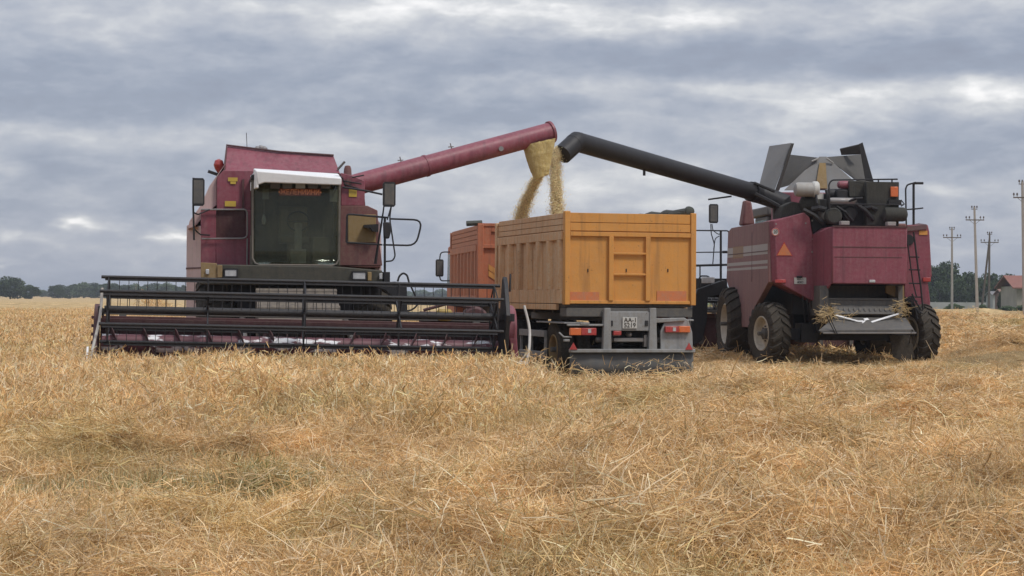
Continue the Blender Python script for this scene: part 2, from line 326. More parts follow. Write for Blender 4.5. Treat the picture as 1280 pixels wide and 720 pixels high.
def side_livery():
    """the right combine's side: dusty maroon with two grey-white bands"""
    m = paint('dusty_maroon_with_pale_bands', (.215, .085, .088), (.17, .065, .068), dust=(.26, .175, .155), damt=.6, rough=.6, chips=True)
    nt = m.node_tree; lk = nt.links.new; b = nt.nodes['Principled BSDF']; src = b.inputs['Base Color'].links[0].from_socket
    tc = N(nt, 'ShaderNodeTexCoord'); sp = N(nt, 'ShaderNodeSeparateXYZ'); lk(tc.outputs['Object'], sp.inputs[0])
    z, y = sp.outputs[2], sp.outputs[1]
    def band(v, a, c): return mth(nt, 'MULTIPLY', mth(nt, 'GREATER_THAN', v, a), mth(nt, 'LESS_THAN', v, c))
    fac = mth(nt, 'ADD', mth(nt, 'ADD', band(z, 2.56, 2.80), band(z, 2.34, 2.42)), band(z, 2.22, 2.28), clamp=True)
    fac = mth(nt, 'MULTIPLY', fac, band(y, 1.15, 6.2)); fac = mth(nt, 'MULTIPLY', fac, .85)
    mx = N(nt, 'ShaderNodeMix', data_type='RGBA'); lk(fac, mx.inputs[0]); lk(src, mx.inputs[6]); mx.inputs[7].default_value = (.40, .38, .35, 1)
    f2 = mth(nt, 'MULTIPLY', mth(nt, 'MULTIPLY', band(z, 2.52, 2.82), band(y, 3.9, 5.2)), .8)
    mx2 = N(nt, 'ShaderNodeMix', data_type='RGBA'); lk(f2, mx2.inputs[0]); lk(mx.outputs[2], mx2.inputs[6]); mx2.inputs[7].default_value = (.27, .17, .09, 1)
    lk(mx2.outputs[2], b.inputs['Base Color']); return m
M['livery'] = side_livery()
# ================================================================== shared vehicle parts
def tyre_bm(Rad, w, lugs=20, lug_h=.045, rimr=None, ag=True):
    rimr = rimr or Rad * .52; h = w / 2; mb = MB()
    prof = [(rimr, -h * .62), (rimr + .02, -h * .80), ((Rad + rimr) / 2, -h * 1.0), (Rad * .90, -h * .96), (Rad * .97, -h * .82), (Rad, -h * .45),
            (Rad * 1.005, 0), (Rad, h * .45), (Rad * .97, h * .82), (Rad * .90, h * .96), ((Rad + rimr) / 2, h * 1.0), (rimr + .02, h * .80), (rimr, h * .62), (rimr - .03, h * .3), (rimr - .03, -h * .3)]
    mb.lathe(prof, n=56, closed=True)
    if ag:
        for sd in (-1, 1):
            for k in range(lugs):
                a0 = 2 * math.pi * (k + (.5 if sd > 0 else 0)) / lugs; rows = []
                for (fx, da, rr, hw) in ((.03, 0, Rad, .035), (.45, .11, Rad, .04), (.86, .21, Rad * .965, .045), (1.03, .235, Rad * .86, .04)):
                    a = a0 + da; x = sd * h * fx; hh = hw / Rad; q = []
                    for (aa, r) in ((a - hh * 1.3, rr - .03), (a + hh * 1.3, rr - .03), (a + hh, rr + lug_h * (1 if fx < 1 else .5)), (a - hh, rr + lug_h * (1 if fx < 1 else .5))):
                        q.append((x, r * math.cos(aa), r * math.sin(aa)))
                    rows.append(q)
                vs = [p for q in rows for p in q]; fs = []
                for i in range(3):
                    for j in range(4): fs.append((i * 4 + j, i * 4 + (j + 1) % 4, i * 4 + 4 + (j + 1) % 4, i * 4 + 4 + j))
                fs += [(0, 1, 2, 3), (15, 14, 13, 12)]; mb.add(vs, fs)
    else:
        for k in range(60):
            a = 2 * math.pi * k / 60; c, s_ = math.cos(a), math.sin(a)
            for x0, x1 in ((-h * .8, -h * .35), (-h * .28, h * .28), (h * .35, h * .8)):
                q0 = []; 
                hh = .03 / Rad
                A = [(x0, (Rad - .01) * math.cos(a - hh), (Rad - .01) * math.sin(a - hh)), (x0, (Rad - .01) * math.cos(a + hh), (Rad - .01) * math.sin(a + hh)), (x0, (Rad + .014) * math.cos(a + hh), (Rad + .014) * math.sin(a + hh)), (x0, (Rad + .014) * math.cos(a - hh), (Rad + .014) * math.sin(a - hh))]
                B = [(x1, p[1], p[2]) for p in A]; mb.loft(A, B)
    return mb
def make_wheel(parent, loc, Rad, w, side, rimmat, steer=0.0, ag=True, lugs=20, rimr=None, dish=.5):
    """side -1: the outer face looks to -x"""
    rimr = rimr or Rad * .52; h = w / 2; s = side
    hub = MB(); hub.lathe([(.10, s * (h * dish - .04)), (.13, s * (h * dish)), (.12, s * (h * dish + .07)), (.05, s * (h * dish + .10))], n=16)
    for k in range(8):
        a = 2 * math.pi * k / 8; c = (0, .17 * math.cos(a), .17 * math.sin(a)); hub.lathe([(.02, s * (h * dish - .02)), (.02, s * (h * dish + .03))], c=c, n=6)
    hub.lathe([(.05, -h * 1.1), (.05, h * 1.1)], n=10)
    wh = hub.build('wheel', M['darkgrey'], parent); wh.location = loc; wh.rotation_euler = (0, 0, steer)
    tyre_bm(Rad, w, lugs, rimr=rimr, ag=ag).build('tyre', M['rubber'], wh)
    r = MB(); e = h * .80
    r.lathe([(rimr + .01, s * e), (rimr - .01, s * (e + .01)), (rimr - .035, s * e * .9), (rimr - .05, s * h * (dish - .1)), (rimr * .80, s * h * (dish - .22)), (rimr * .52, s * h * dish * .82), (rimr * .3, s * h * dish),
             (rimr * .3, s * (h * dish - .03)), (rimr * .52, s * (h * dish * .82 - .03)), (rimr * .8, s * (h * (dish - .22) - .03)), (rimr - .06, s * h * (dish - .3)), (rimr - .05, -s * e), (rimr + .01, -s * e)], n=48, closed=True)
    r.build('rim', rimmat, wh)
    return wh
def mirror(parent, c, w, h, arm_pts, name='mirror'):
    mb = MB(); mb.prism([(c[0] + a * w / 2, c[2] + b * h / 2) for a, b in ((-.75, -1), (.75, -1), (1, -.85), (1, .85), (.75, 1), (-.75, 1), (-1, .85), (-1, -.85))], c[1] - .03, c[1] + .05)
    mb.box(c[0] - w * .38, c[0] + w * .38, c[1] - .036, c[1] - .031, c[2] - h * .42, c[2] + h * .42, 1)
    o = mb.build(name, [M['black'], M['darkgrey']], parent, bevel=.012)
    if arm_pts:
        a = MB(); a.tube(rounded(arm_pts, .08), .014, 6); a.build('mirror_arm', M['black'], o)
    return o

def make_header(root, X0, X1, sgn, yo, tilt, full=True):
    """grain header: X0..X1 wide; sgn=+1 has its knife at -y; yo shifts it along y"""
    xf = Matrix.Translation((0, yo, 0)) @ Matrix.Diagonal((1, sgn, 1, 1)) @ Matrix.Translation((0, 0, 0)) @ Matrix.Rotation(tilt, 4, 'Y')
    def mb(): return MB(xf)
    W_ = X1 - X0
    # trough, back wall and beams
    b = mb()
    b.box(X0, X1, .72, .76, .22, .78)                                   # back wall, lower
    b.box(X0, -1.0, .72, .76, .78, 1.06); b.box(1.0, X1, .72, .76, .78, 1.06)
    b.box(X0 + .02, X1 - .02, .70, .86, .98, 1.10)
    b.prism([(X0, 1.06), (X0, .95), (-2.9 + .6, .95), (-1.9, .90), (1.7, .90), (2.3, .99), (X1, .99), (X1, 1.06)], .60, .70)
    b.prism([(-.62, .20), (-.30, .16), (.20, .14), (.72, .22), (.72, .18), (.2, .10), (-.3, .12), (-.62, .17)], X0, X1, 'x')
    b.build('header_trough', M['maroon_dark'], root, bevel=.006)
    c = mb()
    c.box(X0 + .05, X1 - .05, .86, .98, 1.12, 1.20); c.box(X0 + .3, X0 + .42, .8, .95, .3, 1.12); c.box(X1 - .42, X1 - .3, .8, .95, .3, 1.12)
    for x in (-2.1, -1.25, 1.25, 2.1): c.box(x - .05, x + .05, .78, .9, .25, 1.1)
    c.build('header_beam', M['darkgrey'], root, bevel=.006)
    # gathering auger with worn flights
    a = mb(); zc, yc = .66, .36
    a.lathe([(.15, X0 + .05), (.15, X1 - .05)], c=(0, yc, zc), n=20); 
    fl = []
    for (xa, xb, hand) in ((X0 + .05, -.5, 1), (.5, X1 - .05, -1)):
        n = int(abs(xb - xa) / .5 * 16); vs = []; fs = []
        for i in range(n + 1):
            x = xa + (xb - xa) * i / n; t = hand * 2 * math.pi * (x - xa) / .52
            for r in (.145, .27):
                for dx in (-.006, .006): vs.append((x + dx, yc + r * math.cos(t), zc + r * math.sin(t)))
        for i in range(n):
            q = i * 4; fs += [(q, q + 2, q + 6, q + 4), (q + 1, q + 5, q + 7, q + 3), (q + 2, q + 3, q + 7, q + 6)]
        a.add(vs, fs, 1)
    for k in range(14):
        x = -.5 + k / 13; t = k * 2.4; a.tube([(x, yc, zc), (x, yc + .3 * math.cos(t), zc + .3 * math.sin(t))], .009, 5, 1)
    a.build('header_auger', [M['auger'], M['maroon_dark']], root)
    k_ = mb(); k_.box(X0, X1, -.70, -.60, .15, .19)
    for i in range(int(W_ / .0762)):
        x = X0 + .04 + i * .0762
        k_.add([(x - .018, -.70, .15), (x + .018, -.70, .15), (x + .018, -.70, .19), (x - .018, -.70, .19), (x, -.80, .17)], [(0, 1, 2, 3), (0, 4, 1), (1, 4, 2), (2, 4, 3), (3, 4, 0)])
    k_.build('cutter_bar', M['steel'], root)
    # reel
    zc, yc, rr = 1.215, -.12, .53
    sh = mb(); sh.tube([(X0 + .10, yc, zc), (X1 - .14, yc, zc)], .062, 14); reel = sh.build('reel', M['bar'], root)
    spx = [X0 + .16, X0 + .16 + (W_ - .42) * .255, X0 + .16 + (W_ - .42) * .505, X0 + .16 + (W_ - .42) * .755, X1 - .20]
    for x in spx:
        s_ = mb()
        for j in range(6):
            t = R(60 * j + 4); t2 = R(60 * (j + 1) + 4)
            p = (x, yc + rr * math.sin(t), zc + rr * math.cos(t)); q = (x, yc + rr * math.sin(t2), zc + rr * math.cos(t2))
            d = Vector((0, math.cos(t), -math.sin(t))) * .03; s_.loft([Vector((x - .012, yc, zc)) + d, Vector((x + .012, yc, zc)) + d, Vector((x + .012, yc, zc)) - d, Vector((x - .012, yc, zc)) - d], [Vector(p) + d + Vector((-.012, 0, 0)), Vector(p) + d + Vector((.012, 0, 0)), Vector(p) - d + Vector((.012, 0, 0)), Vector(p) - d - Vector((.012, 0, 0))])
            if x in (spx[0], spx[-1], spx[2]): s_.tube([Vector(p), Vector(q)], .012, 5)
        s_.lathe([(.10, x - .02), (.10, x + .02)], c=(0, yc, zc), n=14)
        s_.build('reel_spider', M['black'], reel)
    for j in range(6):
        t = R(60 * j + 4); y = yc + rr * math.sin(t); z = zc + rr * math.cos(t); r_ = mb()
        r_.tube([(X0 + .04, y, z), (X1 - .1, y, z)], .027, 8)
        r_.plate([(X0 + .1, y - .005, z), (X1 - .2, y - .005, z), (X1 - .2, y - .015, z - .055), (X0 + .1, y - .015, z - .055)], .008)
        x = X0 + .18; 
        while x < X1 - .25:
            r_.tube([(x, y, z), (x, y + .012, z - .10), (x, y - .03, z - .27)], .0055, 4); x += .152
        r_.build('reel_bar', M['bar'], reel)
    for x in (X0 + .03, X1 - .06):
        arms = mb(); arms.loft([(x - .025, .80, 1.10), (x + .025, .80, 1.10), (x + .025, .80, 1.22), (x - .025, .80, 1.22)], [(x - .025, yc - .15, zc - .04), (x + .025, yc - .15, zc - .04), (x + .025, yc - .15, zc + .05), (x - .025, yc - .15, zc + .05)])
        arms.build('reel_arm', M['black'], root, bevel=.006)
    return xf, mb

# ================================================================== LEFT COMBINE (seen from the front)
FL = Frame(-3.46, 32.5, 9)
def left_combine():
    F = FL; P = F.L
    root = empty('combine_harvester', tuple(F.o), F.yaw, 'maroon combine harvester facing the camera, with white cab visor and wide front reel', 'combine harvester', 'combine harvesters unloading into the trailer')
    hx0 = P(120, 400, 0)[0]; hx1 = P(638, 400, 0)[0]
    xf, mb = make_header(root, hx0 + .02, hx1 - .12, 1, 0, R(.85))
    # end dividers
    x = hx0 - .02
    d = mb(); d.prism([(-.95, .18), (-.2, .10), (.80, .12), (.80, 1.18), (.62, 1.30), (.42, 1.22), (.30, .95), (-.05, .62), (-.9, .28)], x - .05, x + .03, 'x')
    for k in range(6): d.box(x - .09, x - .05, .35, .42, .35 + .14 * k, .40 + .14 * k)
    d.build('crop_divider', M['maroon_dark'], root, bevel=.008)
    r_ = mb(); r_.tube(rounded([(x + .10, -.15, 1.56), (x + .09, -.3, 1.1), (x + .0, -.55, .62), (x - .05, -.85, .32)], .3, 6), .024, 8); r_.build('divider_rod', M['rod'], root)
    w_ = mb(); w_.prism([(-.95, .36), (-.8, .62), (-.7, .6), (-.8, .3)], x - .09, x - .06, 'x'); w_.build('divider_tip', M['white'], root)
    x = hx1
    d = mb(); d.prism([(-.95, .18), (-.2, .10), (.80, .12), (.80, 1.10), (.30, .85), (-.05, .60), (-.9, .28)], x - .02, x + .05, 'x'); d.build('crop_divider', M['maroon_dark'], root, bevel=.008)
    # reel end plate (dark, rises to a point) and round belt guard
    e = mb(); e.prism([(.55, .30), (-.35, .45), (-.52, 1.25), (-.22, 1.78), (-.05, 1.90), (.05, 1.84), (.25, 1.2)], x - .17, x - .10, 'x')
    e.tube([(x - .05, -.1, 1.95), (x - .06, -.15, 1.65)], .018, 6); e.box(x - .10, x + .0, -.35, .3, 1.15, 1.28)
    e.build('reel_end_plate', M['black'], root, bevel=.006)
    g = mb(); g.lathe([(.10, x + .10), (.36, x + .10), (.40, x + .06), (.40, x - .06), (.36, x - .08), (.1, x - .08)], c=(0, .35, 1.02), n=28)
    g.loft([(x - .04, -.02, .95), (x + .09, -.02, .95), (x + .09, .74, .95), (x - .04, .74, .95)], [(x + .06, .0, .28), (x + .16, .0, .28), (x + .16, .6, .28), (x + .06, .6, .28)])
    g.build('belt_guard', M['maroon'], root, bevel=.01)
    r_ = mb(); r_.tube(rounded([(x + .18, -.2, 1.42), (x + .27, -.3, 1.05), (x + .22, -.6, .7), (x + .10, -.9, .34)], .35, 6), .024, 8); r_.tube([(x + .22, -.6, .68), (x - .02, -.7, .42)], .014, 6); r_.build('divider_rod', M['rod'], root)
    w_ = mb(); w_.prism([(-.95, .30), (-.8, .50), (-.7, .5), (-.8, .26)], x + .01, x + .13, 'x'); w_.build('divider_tip', M['white'], root)
    # drive gear and yellow canister behind the right end of the header
    g = mb(); g.box(2.05, 2.9, .98, 1.3, .95, 1.28); g.lathe([(.2, .96), (.24, 1.0), (.24, 1.2), (.2, 1.24)], c=(3.0, 0, 1.15), axis='y', n=18); g.box(2.15, 2.75, 1.0, 1.4, .45, .9)
    g.tube([(2.1, 1.1, 1.3), (2.5, 1.05, 1.42), (3.0, 1.0, 1.36)], .03, 6); g.build('drive_gearbox', M['maroon_dark'], root, bevel=.01)
    g = mb(); g.lathe([(.10, 0), (.14, .02), (.14, .17), (.10, .21)], c=(2.45, .93, 1.12), axis='z', n=16); g.build('oil_canister', M['yellowcan'], root)
    # feeder house
    f = MB(); f.loft([(-.72, .80, .20), (.72, .80, .20), (.72, .80, 1.0), (-.72, .80, 1.0)], [(-.72, 3.3, .95), (.72, 3.3, .95), (.72, 3.3, 1.75), (-.72, 3.3, 1.75)])
    for k in range(4): f.loft([(-.73, 1.2 + k * .5, 1.15 + k * .15), (.73, 1.2 + k * .5, 1.15 + k * .15), (.73, 1.24 + k * .5, 1.19 + k * .15), (-.73, 1.24 + k * .5, 1.19 + k * .15)], [(-.73, 1.2 + k * .5, 1.05 + k * .15), (.73, 1.2 + k * .5, 1.05 + k * .15), (.73, 1.24 + k * .5, 1.05 + k * .15), (-.73, 1.24 + k * .5, 1.05 + k * .15)])
    f.build('feeder_house', M['feeder'], root, bevel=.01)
    for xx in (-.95, .9): f = MB(); f.tube([(xx, 1.3, .75), (xx, 3.4, 1.15)], .055, 10); f.tube([(xx, 1.0, .72), (xx, 1.5, .80)], .03, 8); f.build('lift_cylinder', M['steel'], root)
    # chassis under the cab
    u = MB(); u.box(-1.5, 1.5, 3.9, 4.3, .85, 1.15); u.box(-1.05, 1.05, 3.3, 4.2, 1.1, 1.95); u.box(-.85, .85, 4.3, 8.2, .75, 1.7)
    for xx in (-1.25, -.55, .62, 1.2): u.tube([(xx, 3.1, 1.9), (xx + .05, 3.2, 1.5), (xx - .06, 3.7, 1.1)], .03, 6)
    u.box(-1.2, 1.2, 8.0, 8.25, .5, .72)
    u.box(-1.6, -1.0, 3.35, 3.9, 1.55, 1.95); u.box(.9, 1.6, 3.35, 3.9, 1.5, 1.95)
    u.build('chassis', M['black'], root, bevel=.008)
    for sd in (-1, 1):
        make_wheel(root, (sd * 1.42, 4.15, .90), .90, .74, sd, M['rimwhite'], lugs=20)
        make_wheel(root, (sd * 1.35, 8.1, .62), .62, .42, sd, M['rimwhite'], lugs=18)
    # bumper / platform front with lamps
    yb = 2.75
    bp = MB(); bp.prism(F.poly([(251, 330), (300, 331), (420, 333), (478, 338), (479, 355), (251, 349)], yb), yb, yb + .95)
    bp.box(*(P(250, 350, yb)[0], P(478, 350, yb)[0]), yb - .0, yb + 1.2, P(250, 352, yb)[1] - .05, P(250, 352, yb)[1])
    bp.build('platform_front', M['darkgreen'], root, bevel=.02)
    ft = MB(); ft.prism(F.poly([(251, 328), (271, 329), (273, 348), (251, 347)], yb - .03), yb - .02, yb + .3); ft.build('platform_corner', M['ochre'], root, bevel=.01)
    def lamp(px0, px1, py0, py1, mat, name, fr=True):
        a = P(px0, py1, yb - .05); c = P(px1, py0, yb - .05); m_ = MB(); m_.box(a[0], c[0], yb - .06, yb - .02, a[1], c[1]); 
        o = m_.build(name, mat, root, bevel=.01)
        if fr:
            m2 = MB(); t = .02
            for (u0, u1, v0, v1) in ((a[0] - t, c[0] + t, c[1], c[1] + t), (a[0] - t, c[0] + t, a[1] - t, a[1]), (a[0] - t, a[0], a[1], c[1]), (c[0], c[0] + t, a[1], c[1])): m2.box(u0, u1, yb - .07, yb + .01, v0, v1)
            m2.build('lamp_bezel', M['black'], o)
    lamp(281, 296, 337, 345.5, M['lamp'], 'headlight'); lamp(441, 457, 340.5, 349, M['lamp'], 'headlight'); lamp(257, 261.5, 336.5, 343, M['lamp'], 'marker_light', False); lamp(474, 478, 341.5, 349, M['lamp'], 'marker_light', False)
    lamp(271.5, 278, 331.5, 347, M['ochre'], 'lamp_bracket', False); lamp(459.5, 464.5, 340, 351, M['ochre'], 'lamp_bracket', False)
    # cab
    yc = 3.0; gx0, gz0 = P(315, 331, yc); gx1, gz1 = P(425, 229, yc); gz1b = gz1 + .03
    cw = MB()
    cw.box(gx0 - .03, gx1 + .03, yc + .02, yc + 1.55, gz0 - .10, gz0 - .02)
    cw.box(gx0 + .02, gx1 - .02, yc + 1.45, yc + 1.53, gz0, gz1b)
    for xx in (gx0 - .02, gx1 - .04): cw.box(xx, xx + .06, yc + .05, yc + .13, gz0, gz1b + .05); cw.box(xx, xx + .06, yc + 1.40, yc + 1.53, gz0, gz1b + .05); cw.box(xx, xx + .05, yc + .13, yc + 1.4, gz0, gz0 + .55)
    cab = cw.build('cab', M['interior'], root, bevel=.006)
    vs = []; fs = []; nu, nv = 14, 6
    def gp(u, v):
        x = gx0 + .01 + (gx1 - gx0 - .02) * u; c = 1 - (2 * u - 1) ** 2; return (x, yc - .14 * c - .02 + .10 * (1 - v) * 0, gz0 + (gz1b - gz0) * v - .012 * (1 - v) * 0)
    for j in range(nv + 1):
        for i in range(nu + 1): vs.append(gp(i / nu, j / nv))
    for j in range(nv):
        for i in range(nu): q = j * (nu + 1) + i; fs.append((q, q + 1, q + nu + 2, q + nu + 1))
    g = MB(); g.add(vs, fs); gl = g.build('windscreen', M['glass'], cab)
    sf = gl.modifiers.new('solid', 'SOLIDIFY'); sf.thickness = .006
    fr = MB(); pts = [gp(0, 1), gp(0, .08), gp(.03, .02)] + [gp(u, 0) for u in np.linspace(.08, .92, 11)] + [gp(.97, .02), gp(1, .08), gp(1, 1)]
    fr.tube(pts, .018, 6); fr.build('windscreen_seal', M['seal'], cab)
    for (a0, xx) in ((0, gx0 - .015), (1, gx1 + .005)):
        sg = MB(); sg.box(xx, xx + .008, yc + .13, yc + 1.4, gz0 + .55, gz1b); sg.build('side_window', M['glass'], cab)
    # fittings
    s_ = MB(); cx = (gx0 + gx1) / 2
    s_.box(cx - .27, cx + .27, yc + .78, yc + 1.25, gz0 + .42, gz0 + .56); s_.box(cx - .26, cx + .26, yc + 1.16, yc + 1.3, gz0 + .5, gz0 + 1.12); s_.box(cx - .12, cx + .12, yc + .85, yc + 1.15, gz0 - .02, gz0 + .42)
    s_.build('driver_seat', M['seat'], cab, bevel=.03)
    s_ = MB(); s_.tube([(cx + .06, yc + .35, gz0), (cx + .06, yc + .50, gz0 + .78)], .07, 10); s_.box(cx - .08, cx + .2, yc + .3, yc + .45, gz0, gz0 + .3); s_.build('steering_column', M['column'], cab, bevel=.01)
    s_ = MB(); wpts = [(cx + .06 + .2 * math.cos(t), yc + .52 + .06 * math.sin(t), gz0 + .82 + .18 * math.sin(t)) for t in np.linspace(0, 2 * math.pi, 20, endpoint=False)]; s_.tube(wpts, .014, 6, closed=True); s_.tube([wpts[0], wpts[10]], .012, 5); s_.build('steering_wheel', M['black'], cab)
    s_ = MB(); s_.tube([(cx + .52, yc + .3, gz0), (cx + .52, yc + .35, gz0 + .75)], .008, 5); s_.box(cx + .32, cx + .62, yc + .25, yc + 1.1, gz0, gz0 + .52); s_.build('control_console', M['interior'], cab, bevel=.015)
    s_ = MB(); a = P(349, 244.5, yc - .03); c = P(401, 236, yc - .03); s_.box(a[0], c[0], yc - .06 + .04, yc + .0, a[1], c[1]); sgn = s_.build('display_board', M['redsign'], cab)
    tx = text_mesh('display_lettering', '•ЖЕЛЕНИИНИ•', .125, M['redletters'], sgn, ((a[0] + c[0]) / 2, yc - .026, (a[1] + c[1]) / 2 - .005), sx=.86)
    for (p0, p1, q0, q1) in ((328, 336, 236, 249), (412, 424, 237, 252)):
        a = P(p0, q1, yc - .0); c = P(p1, q0, yc - .0); s_ = MB(); s_.box(a[0], c[0], yc + .0, yc + .006, a[1], c[1]); s_.build('paper_notice', M['paper'], cab)
    s_ = MB(); a = P(330, 273, yc - .02); s_.tube([(a[0], yc + .02, gz1b), (a[0], yc + .02, a[1] + .06)], .004, 4); s_.lathe([(.005, .09), (.03, .03), (.045, -.04), (.03, -.1), (.005, -.12)], c=(a[0], yc + .02, a[1]), axis='z', n=10); s_.build('hanging_charm', M['paper'], cab)
    s_ = MB(); s_.tube([P(330, 328, yc)[:1] + (yc - .06, gz0 + .03), (cx - .2, yc - .14, gz0 + .07)], .008, 4); s_.build('wiper', M['black'], cab)
    # roof and white visor
    rf = MB(); rf.box(gx0 - .03, gx1 + .03, yc - .10, yc + 1.7, gz1b, gz1b + .10); rf.build('cab_roof', M['black'], cab, bevel=.02)
    v = MB(); yv = yc - .5
    o_ = [P(*q, yv) for q in ((318.5, 211.5), (329, 216.5), (426.5, 219.5), (427, 229), (424, 232), (330, 226.5), (326, 229), (318, 229))]
    tl, tr = P(318, 211.5, yc + .1), P(427, 221, yc + .1)
    A = [(P(320, 213, yv)[0], yv, P(320, 213.5, yv)[1]), (P(427, 220, yv)[0], yv, P(427, 222.5, yv)[1]), (P(427, 230, yv)[0], yv + .02, P(427, 231.5, yv)[1]), (P(331, 226, yv)[0], yv + .02, P(331, 228.3, yv)[1]), (P(322, 229, yv)[0], yv + .02, P(322, 231.5, yv)[1])]
    top = P(319, 212, yc)[1] + .06
    B = [(A[0][0] - .02, yc + .6, top), (A[1][0] + .02, yc + .6, top - .07), (A[1][0] + .02, yc + .6, top - .18), (A[3][0], yc + .6, top - .18), (A[0][0] - .02, yc + .6, top - .18)]
    v.loft(A, B); v.build('roof_visor', M['white'], cab, bevel=.02)
    s_ = MB(); a = P(317, 229, yv + .2)
    s_.hexa([(A[4][0] - .03, yv + .03, A[4][2] - .05), (A[4][0] + .02, yv + .03, A[4][2] - .05), (A[4][0] + .02, yv + .03, A[0][2]), (A[4][0] - .03, yv + .03, A[0][2])], [(A[4][0] - .10, yc + .8, A[4][2] - .04), (A[4][0] + .02, yc + .8, A[4][2] - .04), (A[4][0] + .02, yc + .8, A[0][2]), (A[4][0] - .10, yc + .8, A[0][2])]); s_.build('visor_end', M['white'], cab, bevel=.015)
    for i, px in enumerate((344, 359, 375.5, 391, 407)):
        a = P(px, 231.5, yc - .2); s_ = MB(); s_.box(a[0] - .085, a[0] + .085, yc - .26, yc - .12, a[1] - .06, a[1] + .05); s_.build('roof_worklight', M['darkgrey'] if i != 2 else M['column'], cab, bevel=.012)
    # body panels beside the cab
    yp = 3.95
    b = MB(); b.prism(F.poly([(283, 213), (316, 213), (316, 262), (271, 262), (271, 222), (279, 213)], 4.3), 4.3, 4.9)
    b.build('tank_front_panel', M['maroon'], root, bevel=.012)
    b = MB()
    for poly in ([(251, 262), (270, 262), (270, 332), (251, 332)], [(270, 297), (316, 297), (316, 332), (270, 332)], [(308, 262), (316, 262), (316, 297), (308, 297)], ):
        b.prism(F.poly(poly, yp), yp, yp + .5)
    b.build('side_body', M['maroon'], root, bevel=.01)
    b = MB(); b.prism(F.poly([(268, 260), (310, 260), (310, 299), (268, 299)], yp + .42), yp + .42, yp + .48); b.build('recess_panel', M['maroon_dark'], root)
    b = MB(); q = [P(251, 262, yp - .05), P(307, 262, yp - .05), P(309, 266, yp - .05), P(309, 298, yp - .05), P(252, 298.5, yp - .05)]
    b.tube(rounded([(u, yp - .06, w) for u, w in q], .1), .016, 6); b.tube([(q[-2][0], yp - .06, q[-2][1]), (q[-2][0], yp - .06, q[-2][1] - .5)], .016, 6); b.build('handrail', M['steel'], root)
    a = P(304, 224, 4.28); b = MB(); b.box(a[0] - .02, a[0] + .02, 4.24, 4.3, a[1] - .75, a[1]); b.build('door_latch', M['maroon_dark'], root)
    for (p0, p1, q0, q1, yy) in ((285, 297, 222, 226.5, 4.29), (288, 295, 227, 230, 4.29), (281, 295, 251.5, 258, 4.29), (436, 446, 237, 246, 4.02)):
        a = P(p0, q1, yy); c = P(p1, q0, yy); b = MB(); b.box(a[0], c[0], yy - .012, yy - .004, a[1], c[1]); b.build('sticker', M['yellow'], root)
    # right of the cab
    b = MB(); b.prism(F.poly([(426, 216), (440, 219), (456, 226), (456, 257), (426, 257)], 4.02), 4.02, 4.9); b.build('auger_support_panel', M['maroon'], root, bevel=.012)
    b = MB(); b.prism(F.poly([(424, 257), (459, 257), (472, 263), (474, 300), (478, 332), (424, 332)], 3.9), 3.9, 4.5); b.build('side_body', M['maroon_dusty'], root, bevel=.012)
    b = MB(); b.prism(F.poly([(435, 268), (470, 268), (470, 303), (435, 303)], 3.87), 3.87, 3.9); 
    b.build('hatch', M['ochre'], root, bevel=.008)
    b = MB(); b.prism(F.poly([(455, 281), (473, 280), (473, 290), (466, 289), (463, 285), (455, 284)], 3.7), 3.7, 3.86); b.build('air_duct', M['black'], root)
    # main hull and side panels
    b = MB(); b.prism(F.poly([(256, 332), (256, 285), (272, 232), (285, 214), (424, 216), (454, 228), (457, 258), (472, 264), (476, 335)], 4.9), 4.9, 8.9)
    b.box(-1.2, 1.2, 8.85, 9.5, 1.5, 2.6); b.box(-.8, .8, 7.0, 9.0, 1.0, 1.7)
    b.build('hull', M['maroon_dusty'], root, bevel=.02)
    b = MB(); z0, z1 = 1.0, P(242, 280, 4.8)[1]
    b.loft([(-1.70, 4.25, z0), (-1.98, 5.2, z0), (-1.98, 8.6, z0), (-1.62, 8.6, z0), (-1.62, 4.25, z0)], [(-1.70, 4.25, z1 - .05), (-1.98, 5.2, z1), (-1.98, 8.6, z1 + .1), (-1.62, 8.6, z1 + .1), (-1.62, 4.25, z1 - .05)]); sp0 = b.build('side_panel', M['maroon_pale'], root, bevel=.03)
    b = MB(); b.box(-1.987, -1.978, 5.25, 8.5, 2.0, 2.03); b.hexa([(-1.705, 4.24, 2.0), (-1.99, 5.2, 2.0), (-1.99, 5.2, 2.03), (-1.705, 4.24, 2.03)], [(-1.695, 4.25, 2.0), (-1.98, 5.21, 2.0), (-1.98, 5.21, 2.03), (-1.695, 4.25, 2.03)]); b.build('panel_seam', M['maroon_dark'], sp0)
    b = MB(); b.prism([(5.0, 1.75), (5.0, 2.45), (5.3, 2.95), (5.9, 3.05), (8.6, 3.05), (8.9, 2.7), (8.9, 1.6), (7.4, 1.05), (5.6, 1.05)], 1.60, 1.74, 'x'); b.build('side_panel', M['maroon_pale'], root, bevel=.03)
    # sloping shoulder of the tank
    b = MB(); b.prism([P(282, 204, 4.4), P(271, 222, 4.4), (P(271, 256, 4.4)), P(251, 275, 4.4), P(243, 284, 4.4), P(235, 286, 4.4), P(237, 276, 4.4), P(250, 258, 4.4), P(262, 232, 4.4)], 4.4, 8.4); b.build('tank_shoulder', M['maroon_pale'], root, bevel=.02)
    # sloping tank cover
    b = MB(); f0, f1 = 4.55, 5.0
    q = [P(281, 214, f0), P(425, 216.5, f0), P(417, 195, f1), P(284, 182.5, f1)]; q_mid = P(350, 190.8, f1)
    A = [(q[0][0], f0, q[0][1]), (q[1][0], f0, q[1][1]), (q[2][0], f1, q[2][1]), (q_mid[0], f1, q_mid[1]), (q[3][0], f1, q[3][1])]
